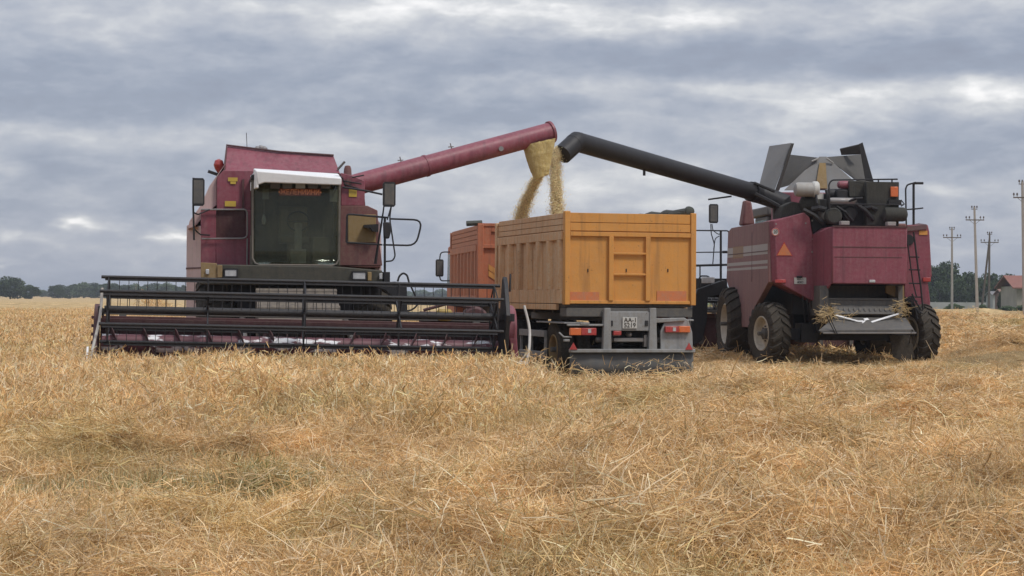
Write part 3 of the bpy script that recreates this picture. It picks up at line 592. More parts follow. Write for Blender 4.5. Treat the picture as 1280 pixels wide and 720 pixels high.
    B = [(A[0][0], 8.0, A[0][2]), (A[1][0], 8.0, A[1][2]), (A[2][0], 7.4, A[2][2] + .05), (A[3][0], 7.4, A[3][2] + .05), (A[4][0], 7.4, A[4][2])]
    b.loft(A, B); b.build('tank_cover', M['maroon'], root, bevel=.01)
    b = MB(); b.tube([(A[0][0] - .02, f0 - .02, A[0][2] - .05), (A[4][0] - .01, f1 - .03, A[4][2] + .015), (A[3][0], f1 - .03, A[3][2] + .015), (A[2][0], f1 - .03, A[2][2] + .012)], .02, 6); b.build('cover_trim', M['maroon_dark'], root)
    # lumps and sprays on the roof: beacon, exhaust pot, horn, antenna, prop
    a = P(273.5, 206, 5.1); b = MB(); b.lathe([(.02, -.16), (.075, -.08), (.10, 0), (.075, .08), (.02, .11)], c=(a[0], 5.1, a[1]), axis='z', n=14); b.tube([(a[0], 5.1, a[1] - .1), (a[0] + .02, 5.1, a[1] - .5)], .02, 6); b.build('beacon', M['redlens'], root)
    b = MB(); a = P(260, 214, 5.1); c = P(274, 219, 5.1); b.tube([(a[0], 5.1, a[1]), (c[0], 5.1, c[1])], .03, 6); b.tube([(c[0], 5.1, c[1]), (c[0] - .05, 5.1, c[1] - .45)], .05, 6); b.build('beacon_bracket', M['black'], root)
    a = P(308, 166, 5.2); c = P(310, 212, 5.2); b = MB(); b.tube([(a[0], 5.2, a[1]), (c[0], 5.2, c[1])], .006, 4); b.build('antenna', M['black'], root)
    b = MB()
    for px, py in ((322, 186), (326, 185), (330, 186)): a = P(px, py, 6); b.lathe([(.02, -.12), (.07, -.06), (.07, .01), (.03, .05)], c=(a[0], 6, a[1]), axis='z', n=8)
    b.build('roof_fitting', M['steel'], root)
    a = P(434.5, 218, 4.1); b = MB(); b.lathe([(.085, -.12), (.07, .10), (.05, .16), (.01, .17)], c=(a[0], 4.1, a[1]), axis='z', n=14); b.lathe([(.1, -.2), (.1, -.1)], c=(a[0], 4.1, a[1]), axis='z', n=14); b.build('exhaust_pot', M['maroon_dusty'], root)
    b = MB(); p, q = P(422, 212, 4.6), P(431, 202, 4.6); b.tube([(p[0], 4.6, p[1]), (q[0], 4.6, q[1])], .022, 6); b.build('cover_prop', M['darkgrey'], root)
    b = MB()
    for i, (p0, q0, p1, q1) in enumerate(((428, 226, 452, 230), (430, 230, 448, 236), (440, 222, 455, 219), (428, 222, 432, 234))):
        p, q = P(p0, q0, 3.95), P(p1, q1, 3.95); b.tube([(p[0], 3.95, p[1]), (q[0], 3.97, q[1])], .014, 5)
    b.build('hydraulic_hose', M['black'], root)
    # mirrors
    a = P(248, 240, 2.9); c1 = P(241.5, 258, 2.9); c2 = P(242.5, 300, 2.9); c3 = P(258, 268, 3.6)
    mirror(root, (a[0], 2.9, a[1]), .22, .50, None)
    b = MB(); b.tube([(c1[0], 2.95, P(244, 222, 2.9)[1]), (c1[0], 2.95, c1[1]), (c2[0], 2.95, c2[1])], .018, 6)
    b.tube(rounded([(c1[0], 2.95, c1[1] - .1), (P(247, 268, 3)[0], 3.1, P(247, 268, 3)[1]), (P(262, 262, 3.9)[0], 3.9, P(262, 262, 3.9)[1])], .1), .014, 6)
    b.tube(rounded([(c2[0], 2.95, c2[1] + .2), (P(250, 293, 3)[0], 3.1, P(250, 293, 3)[1]), (P(262, 294, 3.9)[0], 3.9, P(262, 294, 3.9)[1])], .1), .014, 6)
    b.build('mirror_bracket', M['black'], root)
    a = P(486.5, 243, 2.7); mirror(root, (a[0], 2.7, a[1]), .23, .45, None)
    b = MB()
    def T(pts, yy, r=.016, rad=.08): b.tube(rounded([(P(u, w, yy)[0], yy, P(u, w, yy)[1]) for u, w in pts], rad), r, 6)
    T([(428, 234), (455, 238), (478, 243)], 2.75, .018); T([(480, 257), (477, 280), (473, 305), (470, 330)], 2.8, .014); T([(489, 258), (487, 272), (491, 300), (494, 320), (491, 326), (481, 327)], 2.75, .014)
    T([(489, 258), (484, 275)], 2.72, .012); b.build('mirror_bracket', M['black'], root)
    a = P(483.5, 288, 2.7); b = MB(); b.prism([(a[0] + u * .07, a[1] + w * .15) for u, w in ((-.8, -1), (.6, -1), (1, -.3), (1, 1), (-1, 1))], 2.66, 2.76); b.build('side_lamp', M['black'], root, bevel=.02)
    # platform rails and steps
    b = MB()
    T([(433, 303), (434, 268), (440, 268), (484, 272)], 2.8, .018, .12); T([(433, 303), (478, 306)], 2.8, .016)
    b.tube(rounded([(P(487, 273.5, 2.8)[0], 2.8, P(487, 273.5, 2.8)[1]), (P(528, 275, 2.8)[0], 2.8, P(528, 275, 2.8)[1]), (P(520, 307, 2.8)[0], 2.8, P(520, 307, 2.8)[1]), (P(479, 306, 2.8)[0], 2.8, P(479, 306, 2.8)[1])], .16), .017, 6)
    T([(481, 272), (481, 345)], 2.8, .022); T([(468, 330), (480, 258)], 2.85, .012)
    b.build('platform_rail', M['black'], root)
    b = MB(); a = P(479, 350, 2.8); c = P(487, 340, 2.8); b.box(a[0], c[0], 2.7, 3.1, a[1] - .05, c[1]); b.build('step_box', M['black'], root, bevel=.01)
    b = MB(); T([(497, 352), (499, 345), (504, 341), (509, 344), (511, 352)], 2.6, .018, .1); T([(511, 352), (520, 372), (522, 382), (514, 388), (505, 389)], 2.6, .016, .1)
    a, c = P(496, 352, 2.6), P(508, 385, 2.6)
    b.prism([P(468, 358, 2.8), P(492, 352, 2.8), P(507, 355, 2.8), P(508, 390, 2.8), P(500, 390, 2.8), P(492, 372, 2.8), P(480, 362, 2.8)], 2.6, 3.1)
    b.build('ladder', M['black'], root)
    # unloading auger
    t = MB(); s0 = Vector((P(446, 229, 4.6)[0] - .25, 4.6, P(446, 229, 4.6)[1] - .10)); base = Vector((P(450, 229.5, 4.6)[0], 4.6, P(450, 229.5, 4.6)[1]))
    tipw = W(689, 165, 39.0) - F.o; tip = Vector((tipw.dot(F.x), tipw.dot(F.y), tipw.z))
    t.lathe([(.22, -1.2), (.24, .0), (.20, .2)], c=(s0.x - .02, s0.y, s0.z), axis='z', n=18)
    t.tube([s0, base, base + (tip - base) * .33], .205, 22); t.tube([base + (tip - base) * .33, tip], .198, 22)
    for k in (.33, .335): t.tube([base + (tip - base) * (k - .002), base + (tip - base) * (k + .004)], .215, 22)
    t.tube([tip - (tip - base).normalized() * .04, tip + (tip - base).normalized() * .01], .225, 22)
    au = t.build('unloading_auger', M['maroon'], root)
    d = (tip - base).normalized(); upn = Vector((0, 0, 1)); sd = d.cross(upn).normalized(); upn = sd.cross(d)
    for k in (.22, .48): t = MB(); p = base + (tip - base) * k; t.tube([p + upn * .19, p + upn * .30], .012, 5); t.tube([p + upn * .24 - d * .06, p + upn * .22 + d * .05], .012, 5); t.build('grease_fitting', M['steel'], au)
    t = MB(); p = base + (tip - base) * .72; t.lathe([(.05, -.03), (.05, .03)], c=tuple(p - sd * -.0 + Vector((0, -.2, -.07))), axis='y', n=10); t.build('auger_fitting', M['steel'], au)
    # canvas spout hanging at the tip
    t0 = tip - d * .62; rings = []
    def ring(c, w, dd, tilt): return [(c.x + w * a_, c.y + dd * b_, c.z + tilt * a_) for a_, b_ in ((-1, -.9), (-.3, -1.1), (.4, -1), (1, -.8), (1.05, .7), (.2, 1), (-.6, 1), (-1.05, .6))]
    c0 = (t0 + tip) / 2 - upn * .12; c1 = c0 + Vector((.02, .02, -.34)); c2 = c0 + Vector((.06, .05, -.72))
    r0_, r1_, r2_ = ring(c0, .33, .26, .08), ring(c1, .25, .21, .10), ring(c2, .14, .14, .05)
    t = MB(); vs = r0_ + r1_ + r2_; fs = [(i, (i + 1) % 8, 8 + (i + 1) % 8, 8 + i) for i in range(8)] + [(8 + i, 8 + (i + 1) % 8, 16 + (i + 1) % 8, 16 + i) for i in range(8)]
    t.add(vs, fs); o = t.build('auger_spout', M['spout'], au); sm = o.modifiers.new('s', 'SOLIDIFY'); sm.thickness = .012; sb = o.modifiers.new('sub', 'SUBSURF'); sb.levels = 3; sb.render_levels = 3; tx_ = bpy.data.textures.new('creases', 'CLOUDS'); tx_.noise_scale = .16; dm = o.modifiers.new('creases', 'DISPLACE'); dm.texture = tx_; dm.strength = .05; dm.mid_level = .5
    wr = F.o + F.x * c2.x + F.y * c2.y + Vector((0, 0, c2.z)); return root, wr
combineL, spoutL = left_combine()
# ================================================================== TIPPING TRAILER
_lc = W(705, 470, 36.0)
FT = Frame(0, 0, 15.4); FT.o = Vector((_lc.x, 36.0, 0)) + FT.x * 1.29
def trailer():
    F = FT; P = F.L; hw = 1.29
    root = empty('grain_trailer', tuple(F.o), F.yaw, 'orange high-sided tipping trailer with a ladder and grey rear beam, being filled with grain', 'trailer')
    L = F.S(622, 320, -hw)[0]; print('trailer length', L)
    zt = P(708, 265.5, 0)[1]; zb = P(708, 379.5, 0)[1]; zr = P(708, 290, 0)[1]
    # tailgate
    b = MB()
    b.box(-hw + .08, hw - .08, .05, .11, zb, zt - .02)
    tg = b.build('tailgate', M['orange'], root, bevel=.006)
    for q0, q1 in ((-hw, -hw + .105), (hw - .105, hw)): b = MB(); b.box(q0, q1, -.01, .14, zb - .02, zt + .03); b.build('corner_post', M['orange'], root, bevel=.012)
    b = MB(); 
    b.box(-hw + .11, hw - .11, .0, .05, zr - .07, zr + .01)                      # rail below the boards
    b.box(-hw + .11, hw - .11, .01, .05, zb, zb + .06)
    xl, xr = P(764, 340, 0)[0], P(810, 340, 0)[0]
    for x in (xl, xr): b.box(x - .045, x + .045, -.015, .05, zb + .06, zr - .07)
    for py in (317, 343): z = P(787, py, 0)[1]; b.box(xl + .045, xr - .045, -.01, .03, z - .018, z + .018)
    b.build('ladder_frame', M['orange'], tg, bevel=.006)
    b = MB(); zm = (zr + zt) / 2
    b.box(-hw + .11, hw - .11, .015, .05, zr + .03, zm - .006); b.box(-hw + .11, hw - .11, .020, .05, zm + .006, zt)
    b.build('upper_board', M['orange'], tg, bevel=.005)
    for (p0, p1, q0, q1) in ((712, 749, 365, 378.6), (821, 858, 364, 378.6)):
        a = P(p0, q1, .04); c = P(p1, q0, .04); m_ = MB(); m_.box(a[0], c[0], .036, .048, a[1] + .0, c[1]); m_.build('marker_strip', M['reflective'], tg)
    for px in (735, 783, 835): a = P(px, 338, .04); m_ = MB(); m_.box(a[0] - .008, a[0] + .008, .035, .05, a[1] - .03, a[1] + .03); m_.build('tarp_hook', M['black'], tg)
    # side walls
    for sd in (-1, 1):
        x = sd * hw; xi = sd * (hw - .06)
        s_ = MB(); s_.box(min(x - sd * .09, x - sd * .05), max(x - sd * .09, x - sd * .05), .14, L, zb, zt - .01)
        w_ = s_.build('side_wall', M['orange_side'], root)
        s_ = MB(); zz = [zr + .04, zr + .04 + (zt - zr) * .30, zr + .04 + (zt - zr) * .62, zt + .01]
        a0, a1 = sorted((x - sd * .05, x - sd * .01))
        for i in range(3): s_.box(a0 + .004 * i * (1 if sd < 0 else 0), a1, .15, L - .02, zz[i], zz[i + 1] - .012)
        s_.build('upper_board', M['orange_side'], w_, bevel=.005)
        s_ = MB(); a0, a1 = sorted((x - sd * .05, x + sd * .02)); s_.box(a0, a1, .14, L, zr - .14, zr + .02); s_.box(a0, a1, .14, L, zb, zb + .26); s_.box(a0, a1, .5, L - .1, zb - .12, zb - .01); s_.build('side_rail', M['orange_side'], w_, bevel=.01)
        for k in range(7):
            y = .35 + (L - .6) * k / 6; s_ = MB(); s_.prism([(y - .10, 0), (y - .10, 1), (y + .10, 1), (y + .10, 0)], 0, 1, 'x') if False else None
            a0 = x - sd * .05; a1 = x + sd * .035
            s_.loft([(a0, y - .13, zb + .26), (a0, y + .13, zb + .26), (a1, y + .07, zb + .26), (a1, y - .07, zb + .26)], [(a0, y - .13, zr - .14), (a0, y + .13, zr - .14), (a1, y + .07, zr - .14), (a1, y - .07, zr - .14)]); s_.build('side_rib', M['orange_side'], w_, bevel=.006)
        s_ = MB(); a0, a1 = sorted((x - sd * .1, x + sd * .03)); s_.box(a0, a1, L, L + .12, zb - .02, zt - .03); s_.build('corner_post', M['orange_side'], root, bevel=.012)
    s_ = MB(); s_.box(-hw + .1, hw - .1, L + .02, L + .08, zb, zt - .03); s_.build('front_wall', M['orange_side'], root)
    s_ = MB(); s_.box(-hw + .05, hw - .05, .12, L, zb - .06, zb - .0); s_.build('box_floor', M['darkgrey'], root)
    # heap of grain inside the box (hidden from here, seen from above)
    # chassis
    s_ = MB(); zc = zb - .07
    for x in (-.42, .42): s_.box(x - .05, x + .05, .1, L + .3, zc - .26, zc)
    for y in (.5, 1.7, 3.0, L - .2): s_.box(-1.0, 1.0, y, y + .1, zc - .12, zc - .005)
    s_.box(-hw + .05, hw - .05, .05, .45, zc - .17, zc - .005)
    s_.tube([(0, L + .2, zc - .45), (.1, L + 1.4, zc - .5)], .05, 8)
    s_.build('chassis_frame', M['darkgrey'], root, bevel=.008)
    s_ = MB()
    for y in (1.05, 2.45):
        s_.box(-.95, .95, y - .07, y + .07, .42, .60)
        for x in (-.42, .42): s_.box(x - .04, x + .04, y - .5, y + .5, .60, .74); s_.box(x - .05, x + .05, y - .06, y + .06, .7, 1.1)
    s_.box(-.5, .5, .5, 3.2, .72, .95); s_.lathe([(.16, 3.0), (.16, 3.9)], c=(-.7, 0, .75), axis='y', n=14); s_.box(-1.0, -.6, 3.3, 4.2, .55, 1.0); s_.box(.6, 1.0, 3.3, 4.2, .55, 1.0)
    s_.build('axle', M['black'], root, bevel=.01)
    for y in (1.08, 4.0):
        for sd in (-1, 1):
            wl = make_wheel(root, (sd * 1.06, y, .52), .52, .30, sd, M['ochre'], ag=False, rimr=.28, dish=-.2)
            make_wheel(root, (sd * .72, y, .52), .52, .28, sd, M['ochre'], ag=False, rimr=.28)
    # rear beam, licence plate
    s_ = MB(); a = P(755, 413.5, -.05); c = P(818, 390.5, -.05); s_.box(a[0], c[0], -.06, .0, a[1], c[1]); s_.box(a[0], c[0], -.02, .12, c[1], c[1] + .02); bm_ = s_.build('rear_beam', M['grey'], root, bevel=.01)
    for px in (757.5, 814.5):
        u = P(px, 420, 0)[0]; z0 = P(px, 437, 0)[1]; z1 = P(px, 385, 0)[1]
        s_ = MB(); s_.loft([(u - .085, -.085, z0), (u + .085, -.085, z0), (u + .085, .02, z0), (u - .085, .02, z0)], [(u - .06, -.085, z1), (u + .06, -.085, z1), (u + .06, .02, z1), (u - .06, .02, z1)]); s_.build('beam_bracket', M['grey'], root, bevel=.01)
    a = P(778, 410.5, -.07); c = P(796, 396.5, -.07); s_ = MB(); s_.box(a[0], c[0], -.085, -.066, a[1], c[1]); pl = s_.build('licence_plate', M['plate'], root, bevel=.002)
    cx = (a[0] + c[0]) / 2; h = c[1] - a[1]
    text_mesh('plate_lettering', 'AA-1', h * .56, M['ink'], pl, (cx + .01, -.088, a[1] + h * .73)); text_mesh('plate_lettering', '5219', h * .56, M['ink'], pl, (cx, -.088, a[1] + h * .27))
    for px in (764, 808): a = P(px, 404, -.06); s_ = MB(); s_.box(a[0] - .03, a[0] + .03, -.078, -.058, a[1] - .05, a[1] + .05); s_.build('beam_slot', M['black'], bm_, bevel=.006)
    # lower pieces between the brackets
    s_ = MB(); a = P(767, 427, .05); c = P(808, 422.5, .05); s_.box(a[0], c[0], .03, .1, a[1], c[1]); z = P(790, 418, .1)[1]; x = P(786, 418, .1)[0]; s_.lathe([(.02, -.05), (.05, 0), (.05, .1)], c=(x, .05, z), axis='y', n=10); s_.box(P(765, 421, .1)[0], P(770, 421, .1)[0] + .05, .0, .1, z - .03, z + .05); s_.tube([(a[0] - .3, .2, a[1] + .03), (c[0] + .35, .2, a[1] + .03)], .05, 8)
    s_.box(c[0] - .06, c[0] + .0, .0, .1, a[1] - .1, c[1] + .06); s_.build('tow_coupling', M['steel'], root, bevel=.006)
    for (p0, p1, q0, q1, m_) in ((766, 776, 413.5, 419, 'redlens'), (712, 726, 410, 419, 'orangelens'), (726, 745, 410, 419, 'redlens'), (831, 848, 408, 415.5, 'redlens'), (848, 862, 407.5, 415.5, 'orangelens')):
        a = P(p0, q1, -.02); c = P(p1, q0, -.02); s_ = MB(); s_.box(a[0], c[0], -.06, .02, a[1], c[1]); s_.build('tail_light', M[m_], root, bevel=.01)
    for (px, py) in ((737, 414), (843, 412)): a = P(px, py, -.06); s_ = MB(); s_.box(a[0] - .03, a[0] + .03, -.066, -.058, a[1] - .03, a[1] + .04); s_.build('reversing_lens', M['lamp'], root)
    # fenders
    s_ = MB(); pts = [P(831, 403, 0), P(856, 397, 0), P(861, 400, 0), P(866, 415, 0), P(867, 437, 0), P(826, 437, 0), P(826, 414, 0)]; s_.prism(pts, .02, .06); s_.prism([P(818, 398, 0), P(856, 397, 0), P(856, 401.5, 0), P(818, 404, 0)], -.02, .05)
    s_.box(.78, 1.28, .06, 1.9, P(860, 398, 0)[1] - .05, P(860, 398, 0)[1] - .02); s_.build('mudguard', M['grey'], root, bevel=.02)
    s_ = MB(); a = P(708, 407.5, 0); c = P(755, 405, 0); s_.box(a[0], c[0], -.06, .0, a[1], c[1] + .0); s_.box(a[0] + .25, a[0] + .42, -.07, -.0, a[1] + .02, a[1] + .07); s_.box(-1.28, -.78, .06, 1.9, c[1] + .0, c[1] + .03); s_.box(P(705, 425, 0)[0], P(712, 425, 0)[0], -.02, .06, P(705, 427, 0)[1], P(705, 424, 0)[1]); s_.tube([(-1.36, .1, .86), (-1.3, .0, .78), (-1.15, -.02, .78)], .02, 6); s_.build('mudguard', M['grey'], root, bevel=.01)
    # rear bumper strip with full width rubber flap
    s_ = MB(); a = P(711.5, 441, 0); c = P(867, 437.5, 0); s_.box(a[0], c[0], -.10, .04, c[1] - .045, c[1] + .02); s_.build('rear_bumper', M['grey'], root, bevel=.01)
    s_ = MB(); n = 12; top = []; bot = []
    for i in range(n + 1):
        x = a[0] + .01 + (c[0] - a[0] - .02) * i / n; top.append((x, -.02 + .01 * math.sin(i * 2.1), c[1] - .045)); bot.append((x, .0 + .02 * math.sin(i * 1.3 + 1), c[1] - .045 - .47 + .01 * math.sin(i * 1.7)))
    vs = top + bot; s_.add(vs, [(i, i + 1, n + 2 + i, n + 1 + i) for i in range(n)]); o = s_.build('mudflap', M['rubberflap'], root); q = o.modifiers.new('s', 'SOLIDIFY'); q.thickness = .012
    for px in (716.5, 861): a = P(px, 437, -.1); s_ = MB(); s_.prism([(a[0] - .075, a[1]), (a[0] + .075, a[1]), (a[0], a[1] + .13)], -.115, -.10); s_.build('triangle_reflector', M['redlens'], root)
    # side guard frame and tool box
    x = -hw + .02; s_ = MB(); y0 = F.S(681, 430, x)[0]; y1 = F.S(650, 430, x)[0]; 
    for (q0, q1) in ((412, 420), (438, 446)): z0 = F.S(665, q1, x)[1]; z1 = F.S(665, q0, x)[1]; s_.box(x - .02, x + .05, y0, y1, z0, z1)
    za, zz_ = F.S(665, 446, x)[1], F.S(665, 412, x)[1]
    for y in (y0, y0 + (y1 - y0) * .55, y1 - .04): s_.box(x, x + .05, y, y + .05, za, zz_)
    s_.build('side_guard', M['grey'], root, bevel=.006)
    # rolled tarpaulin on the front right top corner
    s_ = MB(); a = P(866, 261.5, .12); pts = []
    for i in range(12): t = i / 11; pts.append((hw - .10 + .03 * math.sin(i * 2), .10 + t * (L - .2), zt + .06 + .012 * math.sin(i * 3)))
    s_.tube(pts, [.075 + .014 * math.sin(i * 2.7) for i in range(12)], 10); s_.lathe([(.02, -.06), (.085, -.04), (.10, .04), (.07, .12)], c=(hw - .10, .10, zt + .07), axis='y', n=12)
    s_.tube([(hw - .25, .2, zt + .03), (hw - .45, .3, zt + .02)], .02, 5); s_.build('rolled_tarpaulin', M['tarp'], root)
    return root, L, zb, zt
trailerO, TL, TZB, TZT = trailer()

# ================================================================== TIPPER TRUCK in front of the trailer
_k = W(596, 470, 43.4)
FK = Frame(0, 0, 8.5); FK.o = Vector((_k.x, 43.4, 0)) + FK.x * 1.25
def truck():
    F = FK; P = F.L; hw = 1.25
    root = empty('tipper_truck', tuple(F.o), F.yaw, 'red-orange tipper truck with high ribbed sides, half hidden ahead of the orange trailer', 'truck')
    L = F.S(564, 320, -hw)[0]; print('truck length', L)
    zt = P(596, 280.5, 0)[1]; zb = P(596, 378, 0)[1]; zr = P(600, 308, 0)[1]
    b = MB(); b.box(-hw + .1, hw - .1, .06, .12, zb, zt); b.box(-hw + .1, hw - .1, .0, .08, zr - .04, zr + .05); b.box(-hw, hw, .0, .08, zt - .04, zt + .03)
    b.box(-hw + .12, -hw + .3, .02, .08, zr, zt); b.box(-hw + .3, -hw + .62, .02, .08, zt - .16, zt - .04); b.box(-hw + .62, -hw + .8, .02, .08, zt - .25, zt); b.build('tailgate', M['redorange'], root, bevel=.008)
    for q0, q1 in ((-hw, -hw + .13), (hw - .13, hw)): b = MB(); b.box(q0, q1, -.01, .16, zb, zt + .01); b.build('corner_post', M['redorange'], root, bevel=.012)
    for i in range(2):
        a = [P(611, 330 + i * 8, 0), P(620, 336 + i * 8, 0), P(620, 343 + i * 8, 0), P(611, 337 + i * 8, 0)]; b = MB(); b.prism(a, .045, .06); b.build('warning_stripe', M['orange'], root)
    b = MB(); a = P(597, 278.5, .1); b.tube([(a[0] - .25, .1, a[1] - .02), (a[0] + .1, .1, a[1])], .06, 8); b.build('rolled_cover', M['tarp'], root)
    for sd in (-1, 1):
        x = sd * hw; a0, a1 = sorted((x - sd * .09, x - sd * .05)); s_ = MB(); s_.box(a0, a1, .14, L, zb, zt); w_ = s_.build('side_wall', M['redorange_side'], root)
        s_ = MB(); a0, a1 = sorted((x - sd * .05, x - sd * .01)); n = 4
        for i in range(n): s_.box(a0, a1, .16, L - .02, zr + .06 + (zt - zr - .06) * i / n, zr + .06 + (zt - zr - .06) * (i + 1) / n - .012)
        s_.build('upper_board', M['redorange_side'], w_, bevel=.004)
        s_ = MB(); a0, a1 = sorted((x - sd * .05, x + sd * .02)); s_.box(a0, a1, .14, L, zr - .10, zr + .05); s_.box(a0, a1, .14, L, zb, zb + .15); s_.build('side_rail', M['redorange_side'], w_, bevel=.01)
        for k in range(8):
            y = .3 + (L - .5) * k / 7; a0 = x - sd * .05; a1 = x + sd * .03; s_ = MB()
            s_.loft([(a0, y - .12, zb + .15), (a0, y + .12, zb + .15), (a1, y + .07, zb + .15), (a1, y - .07, zb + .15)], [(a0, y - .12, zr - .10), (a0, y + .12, zr - .10), (a1, y + .07, zr - .10), (a1, y - .07, zr - .10)]); s_.build('side_rib', M['redorange_side'], w_)
        s_ = MB(); a0, a1 = sorted((x - sd * .1, x + sd * .02)); s_.box(a0, a1, L, L + .1, zb, zt - .03); s_.build('corner_post', M['redorange_side'], root)
    s_ = MB(); s_.box(-hw + .1, hw - .1, L + .02, L + .08, zb, zt - .03); s_.build('front_wall', M['redorange_side'], root); s_ = MB(); s_.box(-hw + .05, hw - .05, .12, L, zb - .08, zb - .0); s_.build('box_floor', M['darkgrey'], root)
    s_ = MB()
    for x in (-.42, .42): s_.box(x - .05, x + .05, .1, L + 2.4, zb - .36, zb - .09)
    for y in (1.0, 2.4, L + 1.2): s_.box(-.9, .9, y - .08, y + .08, .42, .6); s_.box(-.5, .5, y - .1, y + .1, .6, zb - .3)
    s_.build('chassis_frame', M['black'], root)
    for y in (1.0, 2.4, L + 1.2):
        for sd in (-1, 1): make_wheel(root, (sd * 1.0, y, .52), .52, .32, sd, M['ochre'], ag=False, rimr=.28, dish=.1)
    c = MB(); y0, y1 = L + .4, L + 2.2; hw2 = 1.10
    c.prism([(y0, 1.0), (y0, 2.72), (y0 + .3, 2.85), (y1 - .2, 2.80), (y1, 1.9), (y1 + .02, .75), (y0 + .4, .75), (y0 + .4, 1.0)], -hw2, hw2, 'x'); cb = c.build('truck_cab', M['redorange'], root, bevel=.04)
    for sd in (-1, 1): c = MB(); x = sd * (hw2 + .004); c.prism([(y0 + .45, 1.85), (y1 - .15, 1.85), (y1 - .32, 2.6), (y0 + .45, 2.6)], *sorted((x, x + sd * .01)), 'x'); c.build('side_window', M['glass'], cb)
    c = MB(); c.hexa([(-1.0, y1 - .005, 1.95), (1.0, y1 - .005, 1.95), (1.0, y1 - .18, 2.70), (-1.0, y1 - .18, 2.70)], [(-1.0, y1 + .02, 1.95), (1.0, y1 + .02, 1.95), (1.0, y1 - .15, 2.72), (-1.0, y1 - .15, 2.72)]); c.build('windscreen', M['glass'], cb)
    ym = L + 1.5; a = P(549.5, 335, ym); m_ = mirror(root, (a[0], ym, a[1]), .20, .44, None)
    c = MB(); e = -hw2
    c.tube(rounded([(e, ym, P(560, 315, ym)[1]), (a[0] + .02, ym, P(550, 315, ym)[1]), (a[0], ym, a[1] + .2)], .12), .016, 6); c.tube(rounded([(e, ym, P(560, 351, ym)[1]), (a[0] + .03, ym, P(550, 351, ym)[1]), (a[0], ym, a[1] - .2)], .1), .016, 6); c.build('mirror_arm', M['black'], m_)
    return root
truckO = truck()

